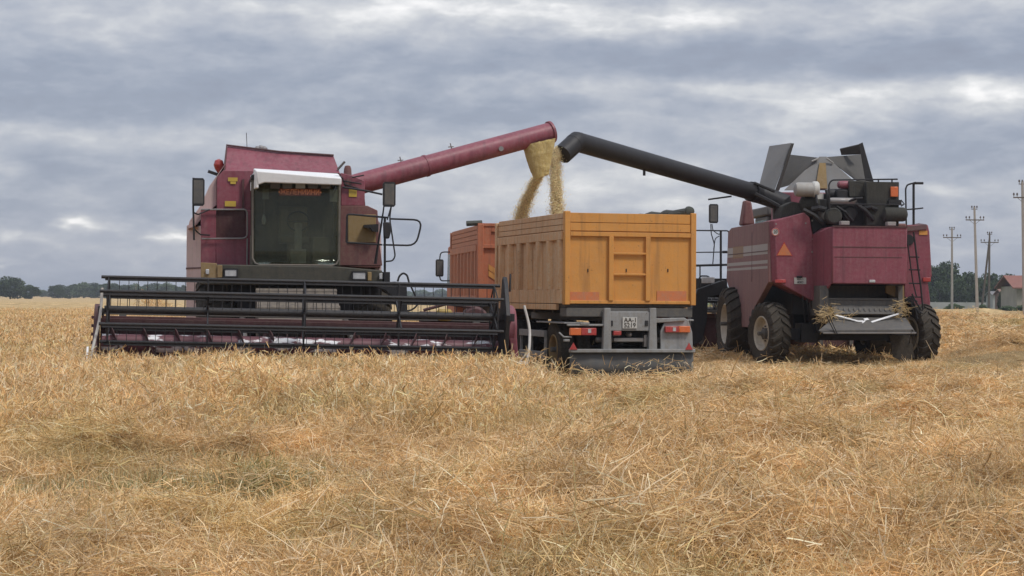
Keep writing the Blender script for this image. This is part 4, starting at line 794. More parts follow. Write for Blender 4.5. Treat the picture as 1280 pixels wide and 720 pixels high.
# ================================================================== RIGHT COMBINE (seen from behind)
FR = Frame(W(1087, 400, 44.5).x, 44.5, 5)
def right_combine():
    F = FR; P = F.L
    root = empty('combine_harvester', tuple(F.o), F.yaw, 'maroon combine harvester seen from behind with open grey tank covers and black unloading tube', 'combine harvester', 'combine harvesters unloading into the trailer')
    # rear hood
    yh = 0.0; b = MB(); z0 = P(1088, 355, 0)[1]; z1 = P(1088, 282.5, 0)[1]; xa, xb = P(1040.5, 320, 0)[0], P(1134, 320, 0)[0]
    A = [(xa, 0, z0), (xb, 0, z0), (xb, 0, z1), (xa, 0, z1)]; xl = P(1017, 320, .85)[0]
    za = P(1020, 378, .85)[1]
    b.box(xa, xb, 0, 1.6, z0, z1 - .02)
    hood = b.build('engine_hood', M['maroon'], root, bevel=.025)
    b = MB(); b.loft([(xa - .002, .02, z0), (xa - .002, .02, z1 - .02), (xa - .002, 1.3, z1 - .02), (xa - .002, 1.3, z0 - .6)], [(xl, .85, za + .05), (xl, .85, P(1016, 293, .85)[1]), (xl, 1.35, P(1016, 293, .85)[1]), (xl, 1.35, za)]); b.build('hood_side', M['maroon'], hood, bevel=.012)
    b = MB(); zz = P(1088, 309, 0)[1]; b.box(xa + .01, xb - .01, -.008, .0, zz - .010, zz + .010); zz = P(1088, 321.5, 0)[1]; b.box(xa + .04, xb - .12, -.006, .0, zz - .008, zz + .006); b.build('hood_seam', M['maroon_dark'], hood)
    a = P(1090, 351.5, 0); b = MB(); b.box(a[0] - .07, a[0] + .07, -.03, .0, a[1] - .03, a[1] + .03); b.build('plate_lamp', M['lamp'], hood, bevel=.008)
    b = MB(); b.box(xa, xb, -.02, .04, z1 - .03, z1 + .0); b.build('hood_lip', M['maroon_dark'], hood)
    # left rear cowling with rounded corner
    yc = .95
    out = [P(*q, yc) for q in ((963, 276), (1005, 265.5), (1012, 272), (1016, 293), (1020, 340), (1021, 379), (966, 352))]
    xL, _ = P(963, 300, yc)
    n = 5; b = MB()
    # body: lofted from the rear outline towards the front with a rounded vertical edge
    def outl(dy, sh): 
        q = [(x, z) for x, z in out]; q[0] = (q[0][0] + sh, q[0][1]); q[-1] = (q[-1][0] + sh, q[-1][1]); return [(x, yc + dy, z) for x, z in q]
    b.loft(outl(0, .10), outl(.10, 0)); b.loft(outl(.101, 0), outl(.75, -.02))
    cow = b.build('rear_cowling', M['maroon'], root, bevel=.015)
    # long side panel
    xs = xL - .02
    def S(px, py): return F.S(px, py, xs)
    yf = S(909, 330)[0]; print('side panel front y', yf)
    yr = yc + .12
    b = MB(); pts = [(yr, P(963, 276, yr)[1] - .02), (yr + .02, P(963, 276, yc)[1]), S(935, 281), (S(914, 285)[0], S(914, 285)[1]), (S(910, 291)[0], S(910, 290)[1]), S(908, 350), S(917, 380), S(920, 409), S(937, 409), S(941, 388), S(950, 372), (yr, P(965, 353, yr)[1])]
    b.prism(pts, xs, xs + .14, 'x'); sp_ = b.build('side_panel', M['livery'], root, bevel=.02)
    b = MB(); zt_ = S(912, 292)[1]; b.prism([(yf + .05, 0), (yf + .1, 0), (yf + .1, 1), (yf + .05, 1)], xs, xs + .001, 'x') if False else None
    for px in (940,): y = S(px, 320)[0]; b.box(xs - .006, xs, y - .01, y + .01, S(px, 352)[1], S(px, 290)[1])
    b.box(xs - .006, xs, yr + .05, yf - .1, S(930, 316)[1] - .02, S(930, 316)[1]); b.build('panel_seam', M['maroon_dark'], sp_)
    b = MB(); q = [(yr + .1, P(963, 276, yc)[1] - .02), S(935, 281), (yf - .2, S(914, 285)[1] - .02), (yf - .2, S(914, 285)[1] - .35), (yr + .1, S(930, 285)[1] - .35)]
    b.prism(q, xs + .14, 1.2, 'x'); b.build('body_top', M['maroon_dusty'], root, bevel=.04)
    # right side cowling, further forward
    yq = 1.3; q = [P(1132, 281, yq), P(1160, 281, yq), P(1162, 290, yq), P(1165, 345, yq), P(1160, 354, yq), P(1163, 377, yq), P(1163, 394, yq), P(1146, 391, yq), P(1130, 370, yq)]
    b = MB(); b.prism(q, yq, yq + .16); b.prism([(x - .02, z) for x, z in q], yq + .161, 6.2); b.build('rear_cowling', M['maroon'], root, bevel=.02)
    b = MB(); p0 = P(1131, 284, yq); p1 = P(1158, 281, yq); b.hexa([(p0[0], yq - .05, p0[1] - .1), (p1[0], yq - .05, p1[1] - .1), (p1[0], yq - .02, p1[1] + .01), (p0[0], yq - .02, p0[1] + .01)], [(p0[0], yq + .6, p0[1] - .1), (p1[0], yq + .6, p1[1] - .1), (p1[0], yq + .6, p1[1] + .06), (p0[0], yq + .6, p0[1] + .03)]); b.build('cowling_top', M['maroon_dark'], root)
    a = P(1148, 300, yq - .01); a = P(1154, 291, yq); b = MB(); b.box(a[0] - .10, a[0] + .10, yq - .015, yq - .003, a[1] - .05, a[1] + .05); b.build('sticker', M['orange'], root)
    b = MB(); a = P(1135.5, 300, yq); b.lathe([(.13, -.02), (.13, .0)], c=(a[0], yq - .005, a[1]), axis='y', n=20); b.build('inlet_opening', M['black'], root)
    # lamps, stickers, plate on the left cowling
    y_ = yc - .03
    for (px0, px1, py0, py1, mt, nm) in ((968.5, 982, 349.5, 353.5, 'redlens', 'tail_light'), (1153, 1163, 347, 352, 'redlens', 'tail_light')):
        yy = yc if px0 < 1100 else yq; a = P(px0, py1, yy); c = P(px1, py0, yy); b = MB(); b.box(a[0], c[0], yy - .035, yy - .001, a[1], c[1]); b.build(nm, M[mt], root, bevel=.008)
    a = P(969.5, 290, y_); r_ = P(974.5, 290, y_)[0] - a[0]
    b = MB(); b.lathe([(r_, -.006), (r_, .0)], c=(a[0], yc - .003, a[1]), axis='y', n=24); 
    o = b.build('speed_sticker', M['plate'], root); text_mesh('sticker_lettering', '20', r_ * 1.05, M['ink'], o, (a[0], yc - .012, a[1]))
    b = MB(); b.tube([(a[0] + r_ * .86 * math.cos(t), yc - .012, a[1] + r_ * .86 * math.sin(t)) for t in np.linspace(0, 2 * math.pi, 24, endpoint=False)], .009, 4, closed=True); b.build('sticker_ring', M['redink'], o)
    q = [P(972, 319, y_), P(989.5, 319, y_), P(980.5, 304, y_)]; b = MB(); b.prism(q, yc - .014, yc - .001); b.build('warning_triangle', M['reflective'], root)
    b = MB(); b.prism([P(970.5, 320, y_), P(991, 320, y_), P(980.5, 302, y_)], yc - .008, yc - .0005); b.build('triangle_border', M['redlens'], root)
    a = P(993, 355, y_); c = P(1008, 347, y_); b = MB(); b.box(a[0], c[0], yc - .02, yc - .002, a[1], c[1]); pl = b.build('licence_plate', M['plate'], root)
    hh = c[1] - a[1]; text_mesh('plate_lettering', 'AA-1', hh * .5, M['ink'], pl, ((a[0] + c[0]) / 2, yc - .022, a[1] + hh * .74)); text_mesh('plate_lettering', '4083', hh * .5, M['ink'], pl, ((a[0] + c[0]) / 2, yc - .022, a[1] + hh * .27))
    b = MB(); a = P(996, 346.5, y_); b.box(a[0], a[0] + .13, yc - .04, yc, a[1] - .02, a[1] + .03); b.build('plate_lamp', M['black'], root)
    b = MB()
    for (px, py) in ((970, 280), (1007, 279), (1015, 276), (1016, 299), (1015, 315), (1017, 332)): a = P(px, py, yc); b.lathe([(.02, -.02), (.02, .0)], c=(a[0], yc - .0, a[1]), axis='y', n=8)
    b.build('rivet', M['steel'], root)
    # dark underside
    b = MB(); b.box(-1.45, 1.35, 1.45, 7.5, 1.15, 1.95); b.box(-1.0, 1.0, .9, 6.5, .72, 1.5)
    b.box(-1.85, 1.35, 1.35, 1.6, .55, .82); b.box(-1.3, -.9, 1.2, 1.8, .5, .95); b.box(.9, 1.3, 1.2, 1.8, .5, .95)
    b.box(-1.3, -1.0, 2.0, 4.2, .8, 1.3); b.box(-1.9, 1.5, 4.8, 5.2, .75, 1.1)
    for k in range(5): b.tube([(-1.35 + k * .12, 1.0, 1.75), (-1.3 + k * .1, 1.0, 1.45 - .05 * k), (-1.2 + k * .13, 1.2, .95)], .022, 5)
    for k in range(4): b.lathe([(.16 - .02 * k, 0), (.16 - .02 * k, .05)], c=(-1.36, 2.4 + k * .6, 1.25 + .1 * (k % 2)), axis='x', n=16)
    b.build('underbody', M['black'], root, bevel=.01)
    # discharge opening with worn tan straw walker edge
    b = MB(); p0, p1 = P(1036, 357, .15), P(1130, 357, .15); zlow = P(1080, 395, .15)[1]
    b.box(p0[0] - .18, p0[0] + .02, .25, 1.3, zlow, p0[1]); b.box(p1[0] - .10, p1[0] + .0, .25, 1.3, zlow, p1[1]); b.box(p0[0], p1[0], 1.2, 1.3, zlow, p1[1]); b.build('discharge_chute', M['darkgrey'], root)
    b = MB(); z_ = P(1080, 373.5, .3)[1]; b.box(p0[0] + .02, p1[0] - .1, .28, .36, z_ - .03, z_ + .015); zz = P(1080, 378, .2)[1]; b.box(p0[0], p1[0] - .1, .30, .34, zz - .1, zz + .05)
    for k in range(12): x = p0[0] + .1 + k * .12; b.hexa([(x, .10, zz - .20), (x + .045, .10, zz - .20), (x + .045, .14, zz - .14), (x, .14, zz - .14)], [(x, .16, zz - .22), (x + .045, .16, zz - .22), (x + .045, .16, zz - .12), (x, .16, zz - .12)])
    q0 = P(1042, 392, .1); q1 = P(1118, 382, .1); b.hexa([(q0[0], .05, q0[1]), (q1[0], .05, q0[1]), (q1[0], .28, q1[1]), (q0[0], .28, q1[1])], [(q0[0], .08, q0[1] - .03), (q1[0], .08, q0[1] - .03), (q1[0], .31, q1[1] - .03), (q0[0], .31, q1[1] - .03)])
    b.build('straw_chopper', M['darkgrey'], root, bevel=.006)
    b = MB(); A_ = [P(1108, 357, .5), P(1130, 357, .5), P(1131, 388, .5), P(1120, 390, .5), P(1121, 372, .5), P(1108, 366, .5)]; b.prism(A_, .5, .6); b.build('straw_guide', M['ochre'], root)
    # spreader plate
    yt = -.75; b = MB(); A_ = [P(1023, 413, yt), P(1029, 417, yt), P(1145, 417, yt), P(1142, 411.5, yt)]; 
    z3 = P(1043, 396.5, -.05)[1]; xx0, xx1 = P(1043, 396, -.05)[0], P(1132, 396, -.05)[0]
    b.loft([(A_[0][0], yt, A_[0][1]), (A_[1][0], yt, A_[1][1]), (A_[2][0], yt, A_[2][1]), (A_[3][0], yt, A_[3][1])], [(xx0, -.05, z3), (xx0, -.05, z3 - .05), (xx1, -.05, z3 - .05), (xx1, -.05, z3)])
    tr = b.build('spreader_plate', M['darkgrey'], root, bevel=.006)
    b = MB(); b.tube([(A_[1][0], yt - .01, A_[1][1] + .01), (A_[2][0], yt - .01, A_[2][1] + .01)], .018, 6); b.build('plate_edge', M['steel'], tr)
    b = MB()
    def strip(pts, w=.055):
        V_ = [P(px, py, yy)[:1] + (yy, P(px, py, yy)[1]) for px, py, yy in pts]
        for i in range(len(V_) - 1):
            a, c = Vector(V_[i]), Vector(V_[i + 1]); d = (c - a).normalized(); n = Vector((0, -.5, .85)); a = a + n * .045; c = c + n * .045; s_ = d.cross(n).normalized() * w / 2
            b.loft([a - s_, a + s_, c + s_, c - s_], [a - s_ + n * .012, a + s_ + n * .012, c + s_ + n * .012, c - s_ + n * .012])
    strip([(1043, 396, -.12), (1058, 400, -.2), (1072, 404, -.3), (1079, 404, -.3)]); strip([(1089, 405, -.32), (1105, 400, -.2), (1123, 394.5, -.12)]); strip([(1083, 401, -.2), (1078, 406, -.34), (1073, 415, -.66)], .03); strip([(1080, 402, -.24), (1085, 401, -.2)], .08)
    b.build('white_tape', M['white'], tr)
    b = MB()
    for (u, v) in (((1033, 395), (1044, 417)), ((1036, 394), (1047, 418)), ((1140, 412), (1158, 440)), ((1139, 416), (1146, 430))): a, c = P(*u, -.78), P(*v, -.78); b.tube([(a[0], -.78, a[1]), (c[0], -.78 if v[1] < 425 else -.2, c[1])], .011, 5)
    b.build('drive_cable', M['black'], tr)
    # straw caught on the chopper
    rr_ = random.Random(5)
    for (cx_, cz_, n_, sx, sz) in ((1034, 393, 170, .14, .16), (1124, 386, 80, .10, .16), (1063, 392, 16, .08, .05)):
        b = MB()
        for k in range(n_):
            p = P(cx_ + rr_.gauss(0, 5), cz_ + rr_.gauss(0, 6), -.05); l = rr_.uniform(.1, .32); a = rr_.uniform(0, 6.3); e = rr_.uniform(-1.0, .5); d = Vector((math.cos(a) * math.cos(e), math.sin(a) * math.cos(e), math.sin(e))) * l
            p = Vector((p[0], rr_.uniform(-.35, .2), p[1])); b.tube([p, p + d], .005, 3)
        b.build('caught_straw', M['caught'], root, smooth=False)
    b = MB(); 
    A_ = [P(1112, 419, -.2), P(1138, 419, -.2), P(1143, 447, -.2), P(1128, 452, -.2), P(1116, 446, -.2)]; b.prism(A_, -.22, -.19); b.build('rubber_skirt', M['rubber'], root)
    # wheels
    wl = P(957, 423, 1.45)
    make_wheel(root, (-2.0, 1.45, .70), .70, .52, -1, M['rimwhite'], steer=R(13), lugs=20, rimr=.40, dish=.35)
    make_wheel(root, (1.55, 1.45, .70), .70, .50, 1, M['rimwhite'], steer=R(13), lugs=20, rimr=.40, dish=.35)
    for sd, wx in ((-1, -2.06), (1, 1.5)): make_wheel(root, (wx, 4.95, .88), .88, .76, sd, M['rimwhite'], lugs=20, rimr=.50, dish=.35)
    # engine deck
    yd = 1.0
    def cyl(px, py, r_px, ln, mat, name, ax='y', yy=None, n=18):
        yy = yd if yy is None else yy; c = P(px, py, yy); r = r_px * (44.5 + yy) / FPX; m_ = MB()
        if ax == 'y': m_.lathe([(r * .3, -.005), (r * .8, 0), (r, .04), (r, ln), (r * .8, ln + .03)], c=(c[0], yy, c[1]), axis='y', n=n)
        else: m_.lathe([(r * .5, -ln / 2 - .03), (r * .9, -ln / 2), (r, -ln / 2 + .06), (r, ln / 2 - .06), (r * .9, ln / 2), (r * .4, ln / 2 + .04)], c=(c[0], yy, c[1]), axis='x', n=n)
        return m_.build(name, mat, root)
    cyl(1008, 237, 9, .52, M['filter'], 'air_cleaner', 'x', .9); c = P(1015, 236.5, .9); m_ = MB(); m_.lathe([(.165, 0), (.185, .03), (.185, .12), (.16, .15)], c=(c[0], .9, c[1]), axis='x', n=18); m_.build('cleaner_cap', M['plate'], root)
    cyl(996.5, 238, 6, .08, M['maroon_pale'], 'cleaner_inlet', 'x', .9)
    cyl(1043, 270, 10.5, .45, M['screen'], 'air_tank', 'y', .55); cyl(1034, 268, 9.5, .40, M['darkgrey'], 'air_tank', 'y', .75); cyl(1063, 267, 10, .5, M['black'], 'air_tank', 'y', .8); cyl(1118.5, 268, 9, .5, M['screen'], 'exhaust_silencer', 'x', .6)
    cyl(1012, 255, 9, .4, M['screen'], 'engine_casing', 'x', 1.1); cyl(1048, 243, 7, .5, M['black'], 'engine_casing', 'x', 1.2); cyl(1055, 231, 5, .25, M['maroon'], 'oil_cap', 'x', 1.1); cyl(1053, 251.5, 4.5, .6, M['steel'], 'intake_pipe', 'x', .8)
    b = MB(); a = P(1026, 245, .8); b.box(a[0] - .09, a[0] + .06, .78, .84, a[1] - .07, a[1] + .06); b.build('white_box', M['plate'], root)
    b = MB()
    for (u, v, r) in (((1020, 244), (1021, 268), .03), ((1033, 238), (1036, 262), .04), ((1070, 255), (1092, 275), .05), ((1046, 258), (1066, 276), .03), ((1015, 262), (1030, 262), .07), ((1060, 252), (1078, 248), .03), ((1004, 262), (1030, 280), .05), ((1080, 260), (1096, 262), .045)): a, c = P(*u, .75), P(*v, .75); b.tube([(a[0], .75, a[1]), ((a[0] + c[0]) / 2, .68, (a[1] + c[1]) / 2 + .03), (c[0], .75, c[1])], r, 8)
    b.build('engine_hose', M['black'], root)
    b = MB(); rr_ = random.Random(3)
    for k in range(26):
        px = rr_.uniform(1006, 1078); py = rr_.uniform(244, 277); a = P(px, py, 1.3); w = rr_.uniform(.06, .17); h = rr_.uniform(.05, .16); y0 = rr_.uniform(.9, 1.4); b.box(a[0] - w, a[0] + w, y0, y0 + .4, a[1] - h, a[1] + h)
    z_ = P(1080, 281, 1.2)[1]; b.box(-1.1, .95, 1.0, 2.5, z_ - .25, P(1050, 250, 1.3)[1]); b.build('engine_block', M['black'], root, bevel=.015)
    b = MB()
    for (px, py) in ((1056, 278.5), (1114, 279.5)): a = P(px, py, .3); b.box(a[0] - .10, a[0] + .10, .25, .45, a[1] - .05, a[1] + .04)
    b.build('mounting_bracket', M['filter'], root, bevel=.01)
    # radiator housing at the right
    b = MB(); a = P(1083, 282, .75); c = P(1124, 227.5, .75); b.box(a[0], c[0], .75, 1.7, a[1], c[1]); a2 = P(1062, 246, .9); c2 = P(1084, 226, .9); b.box(a2[0], c2[0], .95, 1.7, a2[1], c2[1]); rad = b.build('radiator_housing', M['screen'], root, bevel=.015)
    a = P(1113, 246, .72); c = P(1122.5, 233.5, .72); b = MB(); b.box(a[0], c[0], .69, .75, a[1], c[1]); b.build('side_lamp', M['orangelens'], rad, bevel=.012)
    a = P(1110, 255, .72); c = P(1126, 250, .72); b = MB(); b.box(a[0], c[0], .66, .75, a[1], c[1]); b.tube([(c[0], .7, c[1]), (c[0] + .08, .7, a[1]), (c[0] + .0, .7, a[1] - .05)], .015, 5); b.build('lamp_bracket', M['black'], rad)
    b = MB()
    def T(pts, yy, r=.016, rad_=.06): b.tube(rounded([(P(u, w, yy)[0], yy, P(u, w, yy)[1]) for u, w in pts], rad_), r, 6)
    T([(1037, 262), (1036, 230), (1040, 225), (1122, 224)], .5, .018, .1); T([(1098, 224), (1098, 229)], .5, .018); T([(1115, 224), (1115, 229)], .5, .018); T([(1037, 255), (1130, 256)], .5, .014)
    T([(1133, 286), (1132, 236), (1134, 231), (1145, 228)], 1.3, .02, .1); T([(1132, 262), (1146, 261), (1154, 260)], 1.3, .017); T([(1142, 284), (1142, 229), (1154, 229)], 1.35, .03, .02)
    b.build('deck_rail', M['black'], root)
    b = MB(); T([(1134, 300), (1138, 330), (1141, 352), (1146, 372)], 1.05, .016); T([(1142, 290), (1147, 330), (1151, 358), (1155, 400)], 1.0, .022)
    for py in (321, 337, 354, 371): T([(1136, py), (1149 + (py - 321) * .08, py + .5)], 1.02, .016)
    b.build('ladder', M['black'], root)
    b = MB(); rr_ = random.Random(8)
    for k in range(7): T([(1130 + rr_.uniform(0, 10), 365 + rr_.uniform(0, 10)), (1140 + rr_.uniform(-4, 8), 376 + rr_.uniform(-6, 6)), (1148 + rr_.uniform(-6, 14), 385 + rr_.uniform(-10, 14))], .9, .02)
    b.build('hydraulic_hose', M['black'], root)
    # grain tank extensions, opened
    y1, y2 = 2.3, 4.2
    def quad(pts, t, mat, name='tank_cover'):
        V_ = [(P(px, py, yy)[0], yy, P(px, py, yy)[1]) for px, py, yy in pts]; m_ = MB(); m_.plate(V_, t); return m_.build(name, mat, root, bevel=.005)
    quad([(948, 237, y1 + .2), (968, 239, y1), (989.5, 179, y1 + .1), (962, 183, y1 + .9)], .03, M['tanklight'])
    quad([(968, 240, y1), (973, 238, y1 + .1), (991.5, 179, y1 + .1), (989, 179, y1)], .03, M['tankgrey'], 'cover_edge')
    quad([(972, 236, y1 + .4), (986, 232, y1 + .35), (1024, 197.5, y1 + .4), (987, 193.5, y1 + 1.2)], .02, M['tankgrey'])
    quad([(980, 238, y1 + .2), (1080, 238, y1 + .2), (1033, 196, y1 + .5), (1024, 196, y1 + .5)], .02, M['tanklight'])
    quad([(1070, 226, y1 + .3), (1092, 230, y1 + .3), (1078, 193.5, y1 + 1.2), (1032, 197, y1 + .5)], .02, M['tankgrey'])
    quad([(1082, 226, y1 + .1), (1092.5, 228, y1), (1078.5, 178, y1 + .1), (1074, 180, y1 + .2)], .03, M['tankgrey'])
    quad([(1052, 193, y1 + .9), (1076, 192, y1 + .6), (1078, 179, y1 + .3), (1050, 185.5, y1 + 1.0)], .03, M['tankgrey'])
    for pts in ([(1014, 202), (1023, 198)], [(1032, 198), (1041, 204)]): a, c = P(*pts[0], y1 + .42), P(*pts[1], y1 + .42); b = MB(); b.tube([(a[0], y1 + .36, a[1]), (c[0], y1 + .38, c[1])], .022, 5); b.build('cover_hinge', M['filter'], root)
    quad([(1019, 236, y1 + .15), (1034, 236, y1 + .15), (1032, 204, y1 + .4), (1024, 204, y1 + .4)], .02, M['ochre'], 'cover_stain')
    b = MB(); a = P(974, 249, 2.2); c = P(1080, 236, 2.2); b.box(a[0] + .05, c[0], 2.2, 3.3, P(970, 278, 2.2)[1], P(970, 240, 2.2)[1]); b.build('grain_tank', M['maroon'], root, bevel=.02)
    b = MB(); a = P(976, 267, 1.2); b.prism([P(976, 266, 1.1), P(980, 257, 1.1), P(990, 252, 1.1), P(1003, 254, 1.1), P(1012, 262, 1.1), P(1012, 272, 1.1), P(976, 276, 1.1)], 1.1, 1.8); b.build('gear_cover', M['screen'], root, bevel=.02)
    # dusty lump on the body's shoulder
    b = MB(); b.loft([(*P(926, 270, 5.2)[:1], 5.0, P(926, 272, 5.2)[1] - .2), (P(942, 270, 5.2)[0], 5.0, P(942, 272, 5.2)[1] - .2), (P(942, 270, 5.2)[0], 5.5, P(942, 272, 5.2)[1] - .2), (P(926, 270, 5.2)[0], 5.5, P(926, 272, 5.2)[1] - .2)],
                     [(P(930, 250, 5.2)[0], 5.05, P(930, 250, 5.2)[1]), (P(938, 252, 5.2)[0], 5.05, P(938, 252, 5.2)[1]), (P(938, 252, 5.2)[0], 5.4, P(938, 252, 5.2)[1]), (P(930, 250, 5.2)[0], 5.4, P(930, 250, 5.2)[1])]); b.build('filler_cover', M['maroon_dusty'], root, bevel=.05)
    # unloading tube
    ya = 2.1; base = Vector((P(948, 242, ya)[0], ya, P(948, 242, ya)[1])); el = base + Vector((.52, -.15, -.20)); low = el + Vector((.10, .1, -.7))
    tw = W(720.5, 177, 40.3) - F.o; kn = Vector((tw.dot(F.x), tw.dot(F.y), tw.z)); ew = W(703, 193, 40.0) - F.o; en = Vector((ew.dot(F.x), ew.dot(F.y), ew.z))
    t = MB(); t.tube([low, el, base + (base - el) * .1], [.26, .26, .23], 20); t.tube([base, kn], .205, 22); t.tube([kn - (kn - base).normalized() * .10, kn, kn + (en - kn).normalized() * .10], .210, 22); t.tube([kn, en], .205, 22)
    t.tube([base + (kn - base) * .01, base + (kn - base) * .05], .235, 22); 
    au = t.build('unloading_auger', M['black'], root)
    t = MB(); p = base + (kn - base) * .66; t.tube([p + Vector((0, -.02, -.2)), p + Vector((0, -.02, -.32))], .03, 6); t.build('auger_fitting', M['black'], au); t = MB(); p = base + (kn - base) * .12; t.tube([p + Vector((-.2, -.1, -.2)), p + Vector((-.75, -.1, -.28))], .02, 6); t.build('auger_stay', M['black'], au); t = MB()
    p = base + (kn - base) * .04; t.tube([p + Vector((-.2, -.22, .05)), p + Vector((.35, -.25, -.22)), p + Vector((.6, -.25, -.35))], .05, 6); t.tube([p + Vector((.0, -.22, .2)), p + Vector((.5, -.2, .0))], .035, 6); t.build('auger_fitting', M['black'], au)
    # front platform, mirror, ladder, cab (mostly hidden)
    yy = 7.0; b = MB()
    def T2(pts, yy, r=.018): b.tube(rounded([(P(u, w, yy)[0], yy, P(u, w, yy)[1]) for u, w in pts], .06), r, 6)
    T2([(868, 288), (911, 288.5), (911, 300)], 6.6); T2([(868, 315.5), (909, 315)], 6.6, .015); T2([(901, 288), (901, 360)], 6.6, .03); T2([(868, 332), (909, 331)], 6.6, .03); T2([(875, 332), (875, 370)], 6.6, .018)
    T2([(874, 348), (876, 345), (885, 345), (888, 349), (888, 370)], 6.6, .02); T2([(903, 315), (909, 315)], 6.55, .035)
    b.build('platform_rail', M['black'], root)
    a = P(892, 267, 6.8); m_ = mirror(root, (a[0], 6.8, a[1]), .24, .50, None); b = MB(); T2([(888.5, 280), (889, 292), (893, 305), (891, 330)], 6.8, .014); T2([(890, 280), (891, 288), (898, 293), (901, 292)], 6.8, .012); T2([(899, 295), (894, 298), (892, 312)], 6.8, .012); b.build('mirror_arm', M['black'], m_)
    b = MB(); b.prism([P(866, 378, 6.4), P(872, 362, 6.4), P(905, 350, 6.4), P(909, 352, 6.4), P(909, 366, 6.4), P(885, 372, 6.4), P(884, 400, 6.4), P(878, 425, 6.4), P(862, 436, 6.4), P(864, 400, 6.4)], 6.4, 6.9); b.box(P(868, 350, 6.8)[0], P(910, 350, 6.8)[0], 6.9, 8.0, P(900, 372, 6.8)[1], P(900, 348, 6.8)[1]); b.build('access_ladder', M['black'], root, bevel=.01)
    b = MB(); a = P(877, 354, 6.35); c = P(893, 346.5, 6.35); b.box(a[0], c[0], 6.32, 6.38, a[1], c[1]); b.build('step_lamp', M['lamp'], root, bevel=.01)
    b = MB(); b.box(-.85, .85, 6.9, 8.5, 1.9, 3.7); b.box(-.9, .9, 6.7, 8.9, 3.7, 3.95); cb = b.build('cab', M['darkgrey'], root, bevel=.05)
    for sd in (-1, 1): b = MB(); x = sd * .853; b.box(*sorted((x, x + sd * .01)), 7.0, 8.4, 2.3, 3.6); b.build('side_window', M['glass'], cb)
    b = MB(); b.box(-.8, .8, 8.5, 8.52, 2.1, 3.65); b.build('windscreen', M['glass'], cb)
    b = MB(); b.box(-1.55, 1.55, 6.2, 6.6, 1.95, 3.1); b.build('body_front', M['maroon_dusty'], root)
    b = MB(); b.loft([(-.72, 7.0, .95), (.72, 7.0, .95), (.72, 7.0, 1.75), (-.72, 7.0, 1.75)], [(-.72, 9.6, .2), (.72, 9.6, .2), (.72, 9.6, 1.0), (-.72, 9.6, 1.0)]); b.build('feeder_house', M['maroon_dark'], root)
    xf, mb = make_header(root, -3.3, 3.3, -1, 10.4, 0)
    for x in (-3.4, 3.35): d = mb(); d.prism([(-.95, .18), (-.2, .10), (.80, .12), (.80, 1.18), (.42, 1.22), (-.05, .62), (-.9, .28)], x - .04, x + .04, 'x'); d.build('crop_divider', M['maroon'], root)
    ew = F.o + F.x * en.x + F.y * en.y + Vector((0, 0, en.z)); return root, ew
combineR, spoutR = right_combine()
# ================================================================== GROUND
def sstep(a, b, x): t = np.clip((x - a) / (b - a), 0, 1); return t * t * (3 - 2 * t)
def vnoise(x, y, seed):
    xi = np.floor(x).astype(np.int64); yi = np.floor(y).astype(np.int64); fx = x - xi; fy = y - yi
    fx = fx * fx * (3 - 2 * fx); fy = fy * fy * (3 - 2 * fy)
    def hsh(a, b):
        n = (a * 374761393 + b * 668265263 + seed * 974634777) & 0x7fffffff; n = ((n ^ (n >> 13)) * 1274126177) & 0x7fffffff; return ((n ^ (n >> 16)) & 0xffff) / 65535.0
    return (hsh(xi, yi) * (1 - fx) + hsh(xi + 1, yi) * fx) * (1 - fy) + (hsh(xi, yi + 1) * (1 - fx) + hsh(xi + 1, yi + 1) * fx) * fy
def fbm(x, y, seed, o=3):
    s = 0; a = .5
    for k in range(o): s = s + a * vnoise(x * 2 ** k, y * 2 ** k, seed + k); a *= .5
    return s
FLx, FLy = (FL.o.x, FL.o.y); cL, sL = math.cos(FL.yaw), math.sin(FL.yaw)
def crop_mask(x, y):
    """1 where the grain still stands"""
    lx = (x - FLx) * cL + (y - FLy) * sL; ly = -(x - FLx) * sL + (y - FLy) * cL
    j = (fbm(x * 1.3, y * 1.3, 5) - .45) * .9
    xb = -.12 + (32 - y) * .07 + j * 1.6
    ahead = (ly < -.75) & (x < xb) & (y > 18.2 + j * 2.5) & (x > -60)
    beside = (lx < -3.75) & (y > 18.2 + j * 2.5) & (x > -400)
    return (ahead | beside).astype(float)
